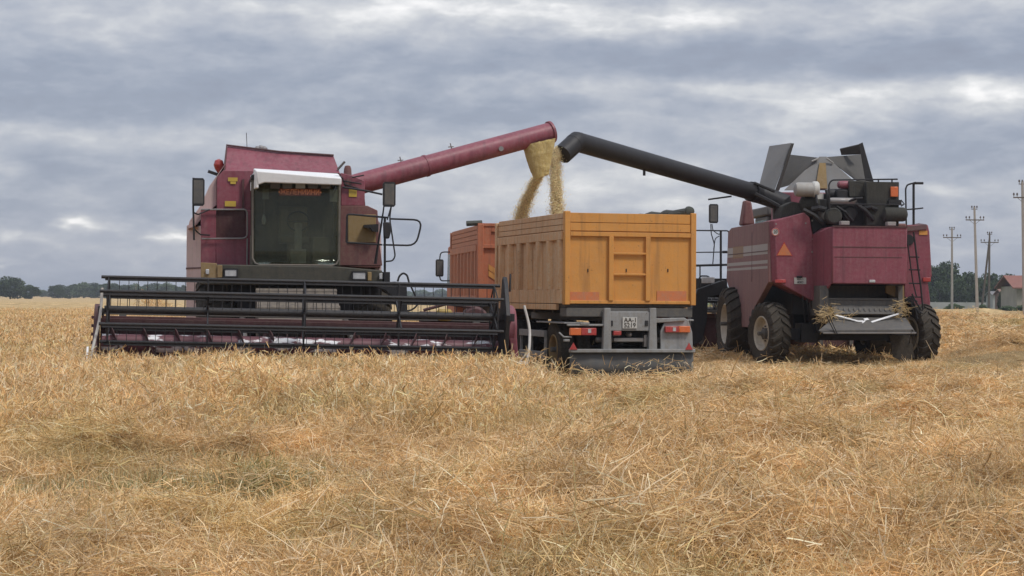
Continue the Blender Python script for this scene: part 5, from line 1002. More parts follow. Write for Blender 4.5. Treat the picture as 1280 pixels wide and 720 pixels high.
def hgt(x, y):
    x = np.asarray(x, float); y = np.asarray(y, float)
    n = (fbm(x * .9, y * .9, 21) - .50) * .14 + (fbm(x * .25 + 7, y * .25, 31) - .50) * .14
    veh = np.maximum.reduce([np.exp(-(((x - cx) / rx) ** 2 + ((y - cy) / ry) ** 2) ** 2) for cx, cy, rx, ry in ((-3.7, 36.5, 4.5, 6.5), (1.6, 39, 2.0, 3.6), (-1.2, 47, 2.2, 6), (7.9, 48, 2.9, 6.5), (7.0, 55, 4.5, 2.5))])
    # foreground windrow
    yc = 11.2 + 1.1 * sstep(-1.6, 1.2, x) + .25 * np.sin(x * .9 + .5); am = .12 + .38 * sstep(-1.5, .9, x)
    d = y - yc; wr = am * np.where(d > 0, np.exp(-(d / .85) ** 2), np.exp(-(d / 5.0) ** 2))
    wr = wr * (1 + (fbm(x * .8, y * .8, 41) - .45) * .5)
    d2 = y - (16.7 + .25 * np.sin(x * .8)); wr2 = .16 * np.exp(-(d2 / .7) ** 2) * sstep(3.2, .4, x)
    clump = (fbm(x * 2.6, y * 2.6, 55, 2) - .38) * .34 * sstep(30, 12, y) + (fbm(x * 1.2, y * 1.2, 57, 2) - .38) * .26 * sstep(45, 25, y)
    h = n + wr + wr2 + clump
    for (mx, my, rx, ry, a) in ((3.0, 23.5, 1.6, 1.0, .42), (4.4, 21.0, 1.5, .7, .30), (5.6, 26.5, 2.2, .8, .36), (1.9, 21.2, 1.2, .6, .22), (6.2, 22.8, 1.4, .6, .28), (7.5, 34.5, 2.6, .8, .34), (1.2, 25.5, 1.2, .6, .2), (3.6, 30.5, 2.0, .7, .22), (10.5, 41, 2.2, 1.0, .5), (11.5, 46.5, 2.4, 1.0, .6), (3.3, 35.0, .7, .5, .22), (1.6, 34.6, 1.4, 1.0, -.07), (4.3, 17.5, 2.0, .8, .20), (1.6, 19.0, 1.0, .8, .14), (7.2, 30.5, 3, .9, .22), (2.2, 28.5, 1.5, .8, .15), (3.2, 13.6, 2.2, 1.0, -.12)):
        h = h + a * np.exp(-((x - mx) / rx) ** 2 - ((y - my) / ry) ** 2)
    # windrows out in the cut field
    for k, (y0, sl_, a) in enumerate(((53, .05, .34), (64, .03, .38), (78, .02, .42), (96, .0, .48), (118, .0, .5), (150, .0, .55), (190, 0, .6))):
        dd = y - (y0 + sl_ * x + 1.6 * np.sin(x * .11 + k)); h = h + a * np.exp(-(dd / 1.3) ** 2) * sstep(3, 9, x) * (.6 + .8 * vnoise(x * .35, y * 0 + k, 77))
    far = sstep(60, 100, y) * crop_mask(x, y); h = h + far * .42
    for k, (y0, a) in enumerate(((205, -.5), (213, .2))): h = h + a * np.exp(-((y - y0 - 6 * np.sin(x * .02)) / 3) ** 2) * sstep(-20, -40, x)
    h = h * (1 - .92 * veh) * (1 - .8 * sstep(250, 400, y))
    return h
def grid_axis(segs):
    out = []
    for a, b, n in segs: out += list(np.linspace(a, b, n, endpoint=False))
    return np.array(out + [segs[-1][1]])
def ground_mat():
    m, nt, b = newmat('stubble_soil'); lk = nt.links.new
    geo = N(nt, 'ShaderNodeNewGeometry'); sp = N(nt, 'ShaderNodeSeparateXYZ'); lk(geo.outputs['Position'], sp.inputs[0])
    def nz(sc, det, rough=.6, stretch=(1, 1, 1)):
        mp = N(nt, 'ShaderNodeMapping'); mp.inputs['Scale'].default_value = stretch; lk(geo.outputs['Position'], mp.inputs[0])
        n = N(nt, 'ShaderNodeTexNoise'); n.inputs['Scale'].default_value = sc; n.inputs['Detail'].default_value = det; n.inputs['Roughness'].default_value = rough; lk(mp.outputs[0], n.inputs[0]); return n.outputs[0]
    near = nz(25, 8, .75); mid = nz(.9, 6, .65); big = nz(.06, 6, .6, (.35, 1.3, 1))
    cr = N(nt, 'ShaderNodeValToRGB'); lk(mth(nt, 'ADD', mth(nt, 'MULTIPLY', near, .5), mth(nt, 'MULTIPLY', mid, .5)), cr.inputs[0]); e = cr.color_ramp.elements
    e[0].position = .33; e[0].color = (.13, .09, .045, 1); e[1].position = .66; e[1].color = (.50, .365, .19, 1)  # soil kept darker so shade in the near straw gaps is partly painted
    x = e.new(.5); x.color = (.31, .22, .11, 1)
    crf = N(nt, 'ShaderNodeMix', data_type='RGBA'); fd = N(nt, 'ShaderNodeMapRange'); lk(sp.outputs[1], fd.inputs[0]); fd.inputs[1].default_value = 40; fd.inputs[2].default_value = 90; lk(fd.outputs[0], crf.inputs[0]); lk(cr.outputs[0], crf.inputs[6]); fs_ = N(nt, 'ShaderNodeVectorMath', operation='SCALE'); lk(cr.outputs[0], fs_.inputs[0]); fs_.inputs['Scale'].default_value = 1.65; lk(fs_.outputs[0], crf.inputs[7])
    mx = N(nt, 'ShaderNodeMix', data_type='RGBA'); lk(crf.outputs[2], mx.inputs[6]); mx.inputs[7].default_value = (.36, .33, .16, 1)
    mr = N(nt, 'ShaderNodeMapRange'); lk(big, mr.inputs[0]); mr.inputs[1].default_value = .60; mr.inputs[2].default_value = .70; mr.inputs[4].default_value = .55; lk(mr.outputs[0], mx.inputs[0])
    # meadow near the village and past the fields
    gx = mth(nt, 'GREATER_THAN', sp.outputs[0], mth(nt, 'ADD', mth(nt, 'MULTIPLY', big, 30), 18)); gy = mth(nt, 'GREATER_THAN', sp.outputs[1], mth(nt, 'ADD', mth(nt, 'MULTIPLY', mid, 10), 203))
    mx2 = N(nt, 'ShaderNodeMix', data_type='RGBA'); lk(mth(nt, 'MULTIPLY', gx, gy), mx2.inputs[0]); lk(mx.outputs[2], mx2.inputs[6]); mx2.inputs[7].default_value = (.12, .15, .05, 1)
    # dirt shows in the bare track between the windrows
    lk(mx2.outputs[2], b.inputs['Base Color']); b.inputs['Roughness'].default_value = 1; b.inputs['Specular IOR Level'].default_value = .1
    bp = N(nt, 'ShaderNodeBump'); bp.inputs['Strength'].default_value = .9; bp.inputs['Distance'].default_value = .06; lk(mth(nt, 'ADD', near, mth(nt, 'MULTIPLY', mid, 3)), bp.inputs['Height']); lk(bp.outputs[0], b.inputs['Normal'])
    return m
def build_ground():
    xs = grid_axis([(-6000, -900, 8), (-900, -120, 26), (-120, -20, 90), (-20, 20, 240), (20, 120, 90), (120, 900, 26), (900, 6000, 8)])
    ys = grid_axis([(-60, 3, 14), (3, 50, 300), (50, 130, 200), (130, 260, 100), (260, 900, 40), (900, 9000, 14)])
    X, Y = np.meshgrid(xs, ys); Z = hgt(X, Y); nx, ny = len(xs), len(ys)
    co = np.stack([X, Y, Z], -1).reshape(-1, 3).astype(np.float32)
    i = np.arange(nx - 1)[None, :] + np.arange(ny - 1)[:, None] * nx; q = np.stack([i, i + 1, i + nx + 1, i + nx], -1).reshape(-1, 4)
    me = bpy.data.meshes.new('ground'); set_mesh(me, co, q); me.polygons.foreach_set('use_smooth', np.ones(len(q), bool)); me.materials.append(ground_mat())
    o = bpy.data.objects.new('ground', me); C.objects.link(o); tag(o, 'golden stubble field with low straw ridges running to the far trees', None, None, 'structure')
def set_mesh(me, co, q, col=None):
    me.vertices.add(len(co)); me.vertices.foreach_set('co', np.ascontiguousarray(co, np.float32).ravel())
    k = q.shape[1]; me.loops.add(q.size); me.loops.foreach_set('vertex_index', np.ascontiguousarray(q, np.int32).ravel())
    me.polygons.add(len(q)); me.polygons.foreach_set('loop_start', np.arange(0, q.size, k, dtype=np.int32)); me.polygons.foreach_set('loop_total', np.full(len(q), k, np.int32))
    me.update(calc_edges=True)
    if col is not None:
        a = me.color_attributes.new('Col', 'FLOAT_COLOR', 'POINT'); c4 = np.ones((len(co), 4), np.float32); c4[:, :3] = col; a.data.foreach_set('color', c4.ravel())
build_ground()

# ================================================================== STRAW AND STANDING GRAIN
def straw_mat(name, tint=(1, 1, 1), green=.5):
    m, nt, b = newmat(name); lk = nt.links.new
    at = N(nt, 'ShaderNodeAttribute', attribute_name='Col'); geo = N(nt, 'ShaderNodeNewGeometry')
    n = N(nt, 'ShaderNodeTexNoise'); n.inputs['Scale'].default_value = .35; n.inputs['Detail'].default_value = 4; lk(geo.outputs['Position'], n.inputs[0])
    n2 = N(nt, 'ShaderNodeTexNoise'); n2.inputs['Scale'].default_value = 1.7; n2.inputs['Detail'].default_value = 3; lk(geo.outputs['Position'], n2.inputs[0])
    mr = N(nt, 'ShaderNodeMapRange'); lk(n.outputs[0], mr.inputs[0]); mr.inputs[1].default_value = .50; mr.inputs[2].default_value = .66; mr.inputs[4].default_value = green
    mx = N(nt, 'ShaderNodeMix', data_type='RGBA', blend_type='MULTIPLY'); mx.inputs[7].default_value = (.66, .76, .58, 1); lk(mr.outputs[0], mx.inputs[0]); lk(at.outputs['Color'], mx.inputs[6])
    mr2 = N(nt, 'ShaderNodeMapRange'); lk(n2.outputs[0], mr2.inputs[0]); mr2.inputs[1].default_value = .3; mr2.inputs[2].default_value = .7; mr2.inputs[3].default_value = .68; mr2.inputs[4].default_value = 1.15
    vm = N(nt, 'ShaderNodeVectorMath', operation='SCALE'); lk(mx.outputs[2], vm.inputs[0]); lk(mr2.outputs[0], vm.inputs['Scale'])
    vt = N(nt, 'ShaderNodeVectorMath', operation='MULTIPLY'); lk(vm.outputs[0], vt.inputs[0]); vt.inputs[1].default_value = tint
    lk(vt.outputs[0], b.inputs['Base Color']); b.inputs['Roughness'].default_value = .55; b.inputs['Specular IOR Level'].default_value = .35
    tr = N(nt, 'ShaderNodeBsdfTranslucent'); lk(vt.outputs[0], tr.inputs[0]); mxs = N(nt, 'ShaderNodeMixShader'); mxs.inputs[0].default_value = .22
    lk(b.outputs[0], mxs.inputs[1]); lk(tr.outputs[0], mxs.inputs[2]); lk(mxs.outputs[0], nt.nodes['Material Output'].inputs[0]); return m
M['straw'] = straw_mat('cut_straw', (1.12, 1.035, .95), .65); M['crop'] = straw_mat('ripe_grain', (1.12, 1.035, .96), .35); M['stubble'] = straw_mat('stubble', (.86, .88, .72), .5)
PAL = np.array([(.78, .57, .30), (.84, .68, .42), (.68, .47, .22), (.92, .80, .58), (.42, .28, .13), (.56, .48, .24), (.72, .58, .38), (.80, .58, .29)])
PALW = np.array([.22, .2, .16, .10, .10, .07, .05, .10])
def ribbons(p0, d, L, w, bend, segs, col, g):
    """flat bent blades: p0 base, d unit direction, L length, w width, bend sideways vector"""
    n = len(p0); t = np.linspace(0, 1, segs + 1)[None, :, None]
    ctr = p0[:, None] + d[:, None] * (L[:, None, None] * t) + bend[:, None] * (t ** 2)
    side = np.cross(d, g.normal(size=(n, 3))); side /= np.linalg.norm(side, axis=1)[:, None] + 1e-9
    ww = w[:, None, None] * (1 - .35 * t) * .5
    v = np.stack([ctr - side[:, None] * ww, ctr + side[:, None] * ww], 2).reshape(-1, 3)
    b = (np.arange(n) * (segs + 1) * 2)[:, None] + (np.arange(segs) * 2)[None]; b = b.ravel()
    q = np.stack([b, b + 1, b + 3, b + 2], -1); c = np.repeat(col, (segs + 1) * 2, 0); return v, q, c, ctr[:, -1]
def merge(parts):
    vs, qs, cs = [], [], []; o = 0
    for v, q, c in parts: vs.append(v); qs.append(q + o); cs.append(c); o += len(v)
    return np.concatenate(vs), np.concatenate(qs), np.concatenate(cs)
def pickcol(g, n, w=PALW, var=.12): 
    c = PAL[g.choice(len(PAL), n, p=w / w.sum())]; return np.clip(c * (1 + g.normal(0, var, (n, 1))), 0.02, .95)
protos = bpy.data.collections.new('patches')
def proto(name, coll, parts, mat):
    v, q, c = merge(parts); me = bpy.data.meshes.new(name); set_mesh(me, v, q, c); me.materials.append(mat); o = bpy.data.objects.new(name, me); coll.objects.link(o); return o
def disc(g, n, r): a = g.uniform(0, 2 * np.pi, n); rr = r * np.sqrt(g.uniform(0, 1, n)) ** 1.15; return np.stack([rr * np.cos(a), rr * np.sin(a)], -1)
def unit(az, el): return np.stack([np.cos(az) * np.cos(el), np.sin(az) * np.cos(el), np.sin(el)], -1)
def lying(g, n, r, th, wmul, lmul=1.0, upr=.10, deep=0.0):
    """a heap of straw lying in loosely combed locks"""
    k = 14; lc = disc(g, k, r); la = g.uniform(0, np.pi * 2, k); lr = g.uniform(.12, .34, k)
    who = g.integers(0, k, n); xy = lc[who] + g.normal(0, 1, (n, 2)) * lr[who][:, None]; loose = g.random(n) < .25; xy[loose] = disc(g, loose.sum(), r)
    az = la[who] + g.normal(0, .38, n) + np.where(g.random(n) < .5, 0, np.pi); az[loose] = g.uniform(0, 6.3, loose.sum())
    el = g.normal(.02, .20, n); up = g.random(n) < upr; el[up] = g.uniform(.3, 1.15, up.sum())
    rad = np.linalg.norm(xy, axis=1); z = th * (.15 + .85 * g.random(n) ** .7) * np.clip(1.25 - (rad / r) ** 2, .1, 1)
    L = g.uniform(.05, .22, n) * lmul; L[g.random(n) < .05] *= 1.35; d = unit(az, el); p = np.stack([xy[:, 0], xy[:, 1], z], -1) - d * (L * np.where(up, .1, .5))[:, None]
    w = g.uniform(.0026, .0060, n) * wmul; bend = g.normal(0, .20, (n, 3)) * L[:, None]; bend[:, 2] -= .10 * L
    v, q, c, e = ribbons(p, d, L, w, bend, 2, pickcol(g, n), g); out = [(v, q, c)]
    m = n // 9; i = g.integers(0, n, m)      # torn leaves, wider and paler
    d2 = unit(g.uniform(0, 6.3, m), g.normal(.1, .4, m)); v, q, c, e = ribbons(p[i], d2, g.uniform(.05, .16, m) * lmul, g.uniform(.004, .009, m) * wmul, g.normal(0, .06, (m, 3)) * lmul, 2, pickcol(g, m) * .95, g); out.append((v, q, c)); return out
def standing(g, n, r, hh, wmul, lean=.16, ears=True):
    xy = disc(g, n, r); az = g.uniform(0, 6.3, n); H = hh * g.uniform(.5, 1.18, n); el = np.pi / 2 - np.abs(g.normal(0, lean, n)); d = unit(az, el)
    la = g.uniform(0, 6.3); bend = g.normal(0, .11, (n, 3)) * H[:, None] * 1.0 + np.array([math.cos(la), math.sin(la), 0]) * .05; bend[:, 2] = -np.abs(bend[:, 2]) * .5
    p = np.concatenate([xy, np.zeros((n, 1)) - .02], 1); col = pickcol(g, n)
    v, q, c, tip = ribbons(p, d, H, np.full(n, .0042) * wmul, bend, 3, col, g); out = [(v, q, c)]
    if ears:
        m = n; ed = d * .6 + bend / (H[:, None]) * 1.2 + np.stack([g.normal(0, .55, m), g.normal(0, .55, m), g.normal(-.15, .5, m)], -1); ed /= np.linalg.norm(ed, axis=1)[:, None]
        EL = g.uniform(.06, .11, m); ec = np.clip(col * g.uniform(.9, 1.25, (m, 1)), 0, .95)
        for s_ in range(2):
            v, q, c, e = ribbons(tip, ed, EL, np.full(m, .0072) * min(wmul, 2.3), g.normal(0, .012, (m, 3)), 2, ec, g); out.append((v, q, c))
        k = m // 1; i = g.integers(0, n, k); lp = p[i] + d[i] * (H[i] * g.uniform(.2, .85, k))[:, None]; ld = unit(g.uniform(0, 6.3, k), g.normal(.1, .6, k))
        bb = g.normal(0, .03, (k, 3)); bb[:, 2] -= .06; v, q, c, e = ribbons(lp, ld, g.uniform(.06, .17, k), g.uniform(.003, .006, k) * wmul, bb, 2, pickcol(g, k, np.array([.2, .2, .2, .1, .15, .1, .1, .1])), g); out.append((v, q, c))
    return out
G = np.random.default_rng(4)
colls = {}
def coll(n): c = bpy.data.collections.new(n); colls[n] = c; return c
c_ = coll('straw_near'); [proto('straw_patch', c_, lying(G, 1900, .50, .17, .88, .80, .26), M['straw']) for _ in range(8)]
c_ = coll('straw_mid'); [proto('straw_patch', c_, lying(G, 1150, .62, .14, 1.55, .95, .14), M['straw']) for _ in range(6)]
c_ = coll('straw_far'); [proto('straw_patch', c_, lying(G, 750, 1.5, .16, 4.5, 1.8, .06), M['straw']) for _ in range(5)]
c_ = coll('crop_near'); [proto('grain_patch', c_, standing(G, 300, .50, .44, 1.0, .24), M['crop']) for _ in range(8)]
c_ = coll('crop_far'); [proto('grain_patch', c_, standing(G, 330, 1.1, .46, 3.0, .22), M['crop']) for _ in range(4)]
c_ = coll('stubble')
def stub(g, n, r):
    xy = disc(g, n, r); row = np.round(xy[:, 1] / .14) * .14 + g.normal(0, .012, n); p = np.stack([xy[:, 0], row, np.zeros(n)], -1); L = g.uniform(.07, .17, n)
    v, q, c, e = ribbons(p, unit(g.uniform(0, 6.3, n), 1.57 - np.abs(g.normal(0, .22, n))), L, np.full(n, .005), g.normal(0, .012, (n, 3)), 1, pickcol(g, n, np.array([.1, .1, .15, .1, .15, .3, .1, .0])) * .9, g)
    k = n // 2; gp_ = disc(g, k, r); gcol = np.array([(.19, .19, .08)]) * g.uniform(.6, 1.5, (k, 1)); p2 = np.concatenate([gp_, np.zeros((k, 1))], 1); v2, q2, c2, e = ribbons(p2, unit(g.uniform(0, 6.3, k), g.uniform(.5, 1.4, k)), g.uniform(.05, .12, k), g.uniform(.004, .009, k), g.normal(0, .02, (k, 3)), 2, gcol, g)
    return [(v, q, c), (v2, q2, c2)] + lying(g, 330, r, .06, 1.3, .9, .04)
[proto('stubble_patch', c_, stub(G, 420, .55), M['stubble']) for _ in range(5)]

def scatter(name, label, cat, collname, pts, rot, scl, idx):
    n = len(pts); me = bpy.data.meshes.new(name); me.vertices.add(n); me.vertices.foreach_set('co', np.ascontiguousarray(pts, np.float32).ravel())
    a = me.attributes.new('rot', 'FLOAT_VECTOR', 'POINT'); a.data.foreach_set('vector', np.ascontiguousarray(rot, np.float32).ravel())
    a = me.attributes.new('scl', 'FLOAT', 'POINT'); a.data.foreach_set('value', np.ascontiguousarray(scl, np.float32)); a = me.attributes.new('idx', 'INT', 'POINT'); a.data.foreach_set('value', np.ascontiguousarray(idx, np.int32))
    o = bpy.data.objects.new(name, me); C.objects.link(o); tag(o, label, cat, None, 'stuff')
    gt = bpy.data.node_groups.new('scatter_' + collname, 'GeometryNodeTree'); gt.interface.new_socket('Geometry', in_out='INPUT', socket_type='NodeSocketGeometry'); gt.interface.new_socket('Geometry', in_out='OUTPUT', socket_type='NodeSocketGeometry')
    gi = gt.nodes.new('NodeGroupInput'); go = gt.nodes.new('NodeGroupOutput'); ci = gt.nodes.new('GeometryNodeCollectionInfo'); ci.inputs['Collection'].default_value = colls[collname]; ci.inputs['Separate Children'].default_value = True; ci.inputs['Reset Children'].default_value = True
    ip = gt.nodes.new('GeometryNodeInstanceOnPoints'); ip.inputs['Pick Instance'].default_value = True
    def na(nm, ty): x = gt.nodes.new('GeometryNodeInputNamedAttribute'); x.data_type = ty; x.inputs['Name'].default_value = nm; return x.outputs[0]
    gt.links.new(gi.outputs[0], ip.inputs['Points']); gt.links.new(ci.outputs[0], ip.inputs['Instance']); gt.links.new(na('rot', 'FLOAT_VECTOR'), ip.inputs['Rotation']); gt.links.new(na('scl', 'FLOAT'), ip.inputs['Scale']); gt.links.new(na('idx', 'INT'), ip.inputs['Instance Index'])
    gt.links.new(ip.outputs[0], go.inputs[0]); md = o.modifiers.new('scatter', 'NODES'); md.node_group = gt; return o
def jgrid(y0, y1, sp, xl, xr, g):
    """jittered grid of points between y0 and y1 inside xl(y)..xr(y)"""
    out = []; y = y0
    while y < y1:
        a, b = xl(y), xr(y); n = max(1, int((b - a) / sp)); x = a + (np.arange(n) + .5) * (b - a) / n; out.append(np.stack([x + g.uniform(-.45, .45, n) * sp, y + g.uniform(-.45, .45, n) * sp], -1)); y += sp
    return np.concatenate(out)
def place(pt, g, zoff=0.0, smin=.85, smax=1.2, nidx=5, tilt=.12):
    x, y = pt[:, 0], pt[:, 1]; e = .15; z = hgt(x, y) + zoff; gx = (hgt(x + e, y) - hgt(x - e, y)) / (2 * e); gy = (hgt(x, y + e) - hgt(x, y - e)) / (2 * e); n = len(pt)
    # XYZ euler, applied X then Y then Z: use small-angle tilts in world axes, spin about the patch's own axis
    sp = g.uniform(0, 2 * np.pi, n); rots = np.zeros((n, 3), np.float32)
    for i in range(n):
        nn = Vector((-gx[i] + g.normal(0, tilt), -gy[i] + g.normal(0, tilt), 1)).normalized(); q = Vector((0, 0, 1)).rotation_difference(nn) @ Euler((0, 0, sp[i])).to_quaternion(); rots[i] = q.to_euler()
    return np.stack([x, y, z], -1), rots, g.uniform(smin, smax, n), g.integers(0, nidx, n)
def near_bare(x, y): 
    b = 1.1 * np.exp(-((y - (14.2 + .4 * np.sin(x * .7))) / .95) ** 2) * sstep(1.3, -.4, x) + .9 * np.exp(-((x - 3.4) / 2.6) ** 4 - ((y - 15.0 - .3 * np.sin(x)) / .8) ** 2) + .8 * np.exp(-((x - 5.0) / 2.4) ** 2 - ((y - 24.4) / .8) ** 2) + .7 * np.exp(-((x - 4) / 2.4) ** 2 - ((y - 19) / .5) ** 2)
    return b + (fbm(x * .8, y * .8, 91) - .5) * .5
g = np.random.default_rng(9)
edge = lambda y: .275 * y + 3.2
P_ = jgrid(5.6, 17, .36, lambda y: -edge(y), edge, g); cm = crop_mask(P_[:, 0], P_[:, 1]); P_ = P_[(cm < .5) & (near_bare(P_[:, 0], P_[:, 1]) < .55)]
a_ = place(P_, g, -.05, .8, 1.25, 8); print('straw near', len(P_)); scatter('loose_straw', 'loose golden straw heaped in the foreground windrow', 'straw', 'straw_near', *a_)
P_ = jgrid(17, 48, .45, lambda y: -edge(y) - 1, lambda y: edge(y) + 1, g); cm = crop_mask(P_[:, 0], P_[:, 1]); P_ = P_[(cm < .5) & (near_bare(P_[:, 0], P_[:, 1]) < .6)]
def free(P_):
    x, y = P_[:, 0], P_[:, 1]; ok = np.ones(len(x), bool)
    for F, hx, y0, y1 in ((FT, 1.1, .1, 6), (FR, 1.9, .6, 12)):
        lx = (x - F.o.x) * F.x.x + (y - F.o.y) * F.x.y; ly = (x - F.o.x) * F.y.x + (y - F.o.y) * F.y.y; ok &= ~((np.abs(lx) < hx) & (ly > y0) & (ly < y1) & (g.random(len(x)) < .6))
    return ok
P_ = P_[free(P_)]; a_ = place(P_, g, -.035, .75, 1.15, 6); nv = (P_[:, 1] > 33) & (P_[:, 0] < 11.2) & (P_[:, 0] > 2.4) & (P_[:, 1] < 47); a_[2][:] *= np.where(nv, .7, 1); a_[0][:, 2] -= np.where(nv, .05, 0); nt_ = (P_[:, 1] > 32.5) & (P_[:, 1] < 37.5) & (P_[:, 0] > -.3) & (P_[:, 0] < 4.4); a_[0][:, 2] -= np.where(nt_, .11, 0); print('straw mid', len(P_)); scatter('scattered_straw', 'straw lying over the cut field around the vehicles', 'straw', 'straw_mid', *a_)
P_ = jgrid(48, 150, 1.25, lambda y: -edge(y) - 3, lambda y: edge(y) + 3, g); cm = crop_mask(P_[:, 0], P_[:, 1]); P_ = P_[cm < .5]
a_ = place(P_, g, -.08, .8, 1.3, 5, .05); print('straw far', len(P_)); scatter('distant_straw', 'distant rows of straw on the cut field beyond the machines', 'straw', 'straw_far', *a_)
P_ = jgrid(16, 36, .40, lambda y: -edge(y) - 1, lambda y: 2.5, g); cm = crop_mask(P_[:, 0], P_[:, 1]); P_ = P_[cm > .5]
a_ = place(P_, g, 0, .82, 1.15, 8, .10); a_[2][:] *= (.80 + .5 * fbm(P_[:, 0] * .6, P_[:, 1] * .6, 3)); print('crop near', len(P_)); scatter('standing_grain', 'uncut ripe grain standing in front of the reel', 'grain crop', 'crop_near', *a_)
P_ = jgrid(36, 120, .95, lambda y: -edge(y) - 4, lambda y: -3, g); cm = crop_mask(P_[:, 0], P_[:, 1]); P_ = P_[cm > .5]
a_ = place(P_, g, 0, .85, 1.15, 4, .05); a_[0][:, 2] -= sstep(60, 100, P_[:, 1]) * .36; print('crop far', len(P_)); scatter('distant_grain', 'uncut ripe grain stretching away to the left of the reel', 'grain crop', 'crop_far', *a_)
P_ = jgrid(11, 29, .42, lambda y: -edge(y), edge, g); cm = crop_mask(P_[:, 0], P_[:, 1]); nb = near_bare(P_[:, 0], P_[:, 1]); P_ = P_[(cm < .5) & (nb > .30)]
a_ = place(P_, g, -.01, .85, 1.2, 5, .03); print('stubble', len(P_)); scatter('cut_stubble', 'greenish cut stubble in the bare track between straw rows', 'stubble', 'stubble', *a_)

# ================================================================== FALLING GRAIN
def grain_mat():
    m, nt, b = newmat('falling_grain'); at = N(nt, 'ShaderNodeAttribute', attribute_name='Col'); nt.links.new(at.outputs['Color'], b.inputs['Base Color']); b.inputs['Roughness'].default_value = .6; return m
M['grain'] = grain_mat()
def stream(name, label, path, radii, n, seed):
    g = np.random.default_rng(seed); P0 = np.array([tuple(p) for p in path]); t = g.uniform(0, len(P0) - 1, n); i = np.minimum(t.astype(int), len(P0) - 2); f = (t - i)[:, None]
    c = P0[i] * (1 - f) + P0[i + 1] * f; r = np.interp(t, range(len(radii)), radii); a = g.uniform(0, 6.3, n); wob = .35 * (fbm(t * 3.0, a * 1.0, seed) - .4)
    strand = g.integers(0, 9, n); sa = strand * 2.4 + t * .5; off = .55 * np.sin(strand * 1.7 + t * 2.0); rr = r * (np.abs(g.normal(0, .36, n)) + (g.random(n) < .06) * g.exponential(.3, n)); p = c + np.stack([rr * np.cos(a) + r * off * np.cos(sa), rr * np.sin(a) * .8 + r * off * np.sin(sa), g.normal(0, .03, n)], -1)
    oc = np.array([(1, 0, 0), (-1, 0, 0), (0, 1, 0), (0, -1, 0), (0, 0, 1), (0, 0, -1)]) ; s = g.uniform(.004, .0075, n)[:, None, None]; v = p[:, None] + oc[None] * s * np.array([1, 1, 1.9])
    fs = np.array([(0, 2, 4), (2, 1, 4), (1, 3, 4), (3, 0, 4), (2, 0, 5), (1, 2, 5), (3, 1, 5), (0, 3, 5)]); q = (fs[None] + (np.arange(n) * 6)[:, None, None]).reshape(-1, 3)
    col = np.clip(np.array([(.86, .68, .40)]) * (1 + g.normal(0, .26, (n, 1))), .05, .95); me = bpy.data.meshes.new(name); set_mesh(me, v.reshape(-1, 3), q, np.repeat(col, 6, 0)); me.materials.append(M['grain'])
    o = bpy.data.objects.new(name, me); C.objects.link(o); tag(o, label, 'falling grain', 'grain streams falling into the trailer', 'stuff'); return o
s1 = Vector(spoutL) + Vector((0, 0, .1)); s1[2] += .0
stream('grain_stream', 'slanting stream of golden grain curving left from the yellow spout', [s1, W(678, 213, 39.4), W(668, 229, 39.7), W(659, 248, 40.0), W(652, 268, 40.3), W(648, 292, 40.5)], [.07, .10, .13, .16, .19, .23], 23000, 1)
e0 = Vector(spoutR)
stream('grain_stream', 'upright stream of golden grain dropping straight beside the yellow spout', [W(697, 186, 40.0), W(694, 200, 40.0), W(694.5, 225, 40.0), W(696, 250, 40.0), W(697, 280, 40.0)], [.09, .13, .14, .16, .20], 26000, 2)
def heap():
    vs = []; nx, ny = 26, 40
    for j in range(ny + 1):
        for i in range(nx + 1):
            x = -1.18 + 2.36 * i / nx; y = .14 + (TL - .2) * j / ny; z = TZT - .75 + .45 * math.exp(-((x + .3) / .7) ** 2 - ((y - 3.6) / 1.3) ** 2) + .03 * random.random(); vs.append((x, y, z))
    fs = [(j * (nx + 1) + i, j * (nx + 1) + i + 1, (j + 1) * (nx + 1) + i + 1, (j + 1) * (nx + 1) + i) for j in range(ny) for i in range(nx)]
    mb = MB(); mb.add(vs, fs); m, nt, b = newmat('heaped_grain'); b.inputs['Base Color'].default_value = (.5, .36, .17, 1); b.inputs['Roughness'].default_value = .9
    o = mb.build('grain_heap', m, None); o.location = FT.o; o.rotation_euler = (0, 0, FT.yaw); tag(o, 'heap of golden grain lying inside the orange trailer box', 'grain', None, 'stuff')
heap()

# ================================================================== TREES
def leaf_mat(name, col):
    m, nt, b = newmat(name); lk = nt.links.new; at = N(nt, 'ShaderNodeAttribute', attribute_name='Col'); vm = N(nt, 'ShaderNodeVectorMath', operation='MULTIPLY'); lk(at.outputs['Color'], vm.inputs[0]); vm.inputs[1].default_value = col; lk(vm.outputs[0], b.inputs['Base Color']); b.inputs['Roughness'].default_value = .7; b.inputs['Specular IOR Level'].default_value = .2
    tr = N(nt, 'ShaderNodeBsdfTranslucent'); lk(vm.outputs[0], tr.inputs[0]); mx = N(nt, 'ShaderNodeMixShader'); mx.inputs[0].default_value = .2; lk(b.outputs[0], mx.inputs[1]); lk(tr.outputs[0], mx.inputs[2]); lk(mx.outputs[0], nt.nodes['Material Output'].inputs[0]); return m
M['leaf'] = leaf_mat('green_foliage', (.060, .085, .036)); M['leafpale'] = leaf_mat('pale_foliage', (.11, .15, .075)); M['bark'] = paint('tree_bark', (.10, .085, .065), damt=.2, rough=.95)
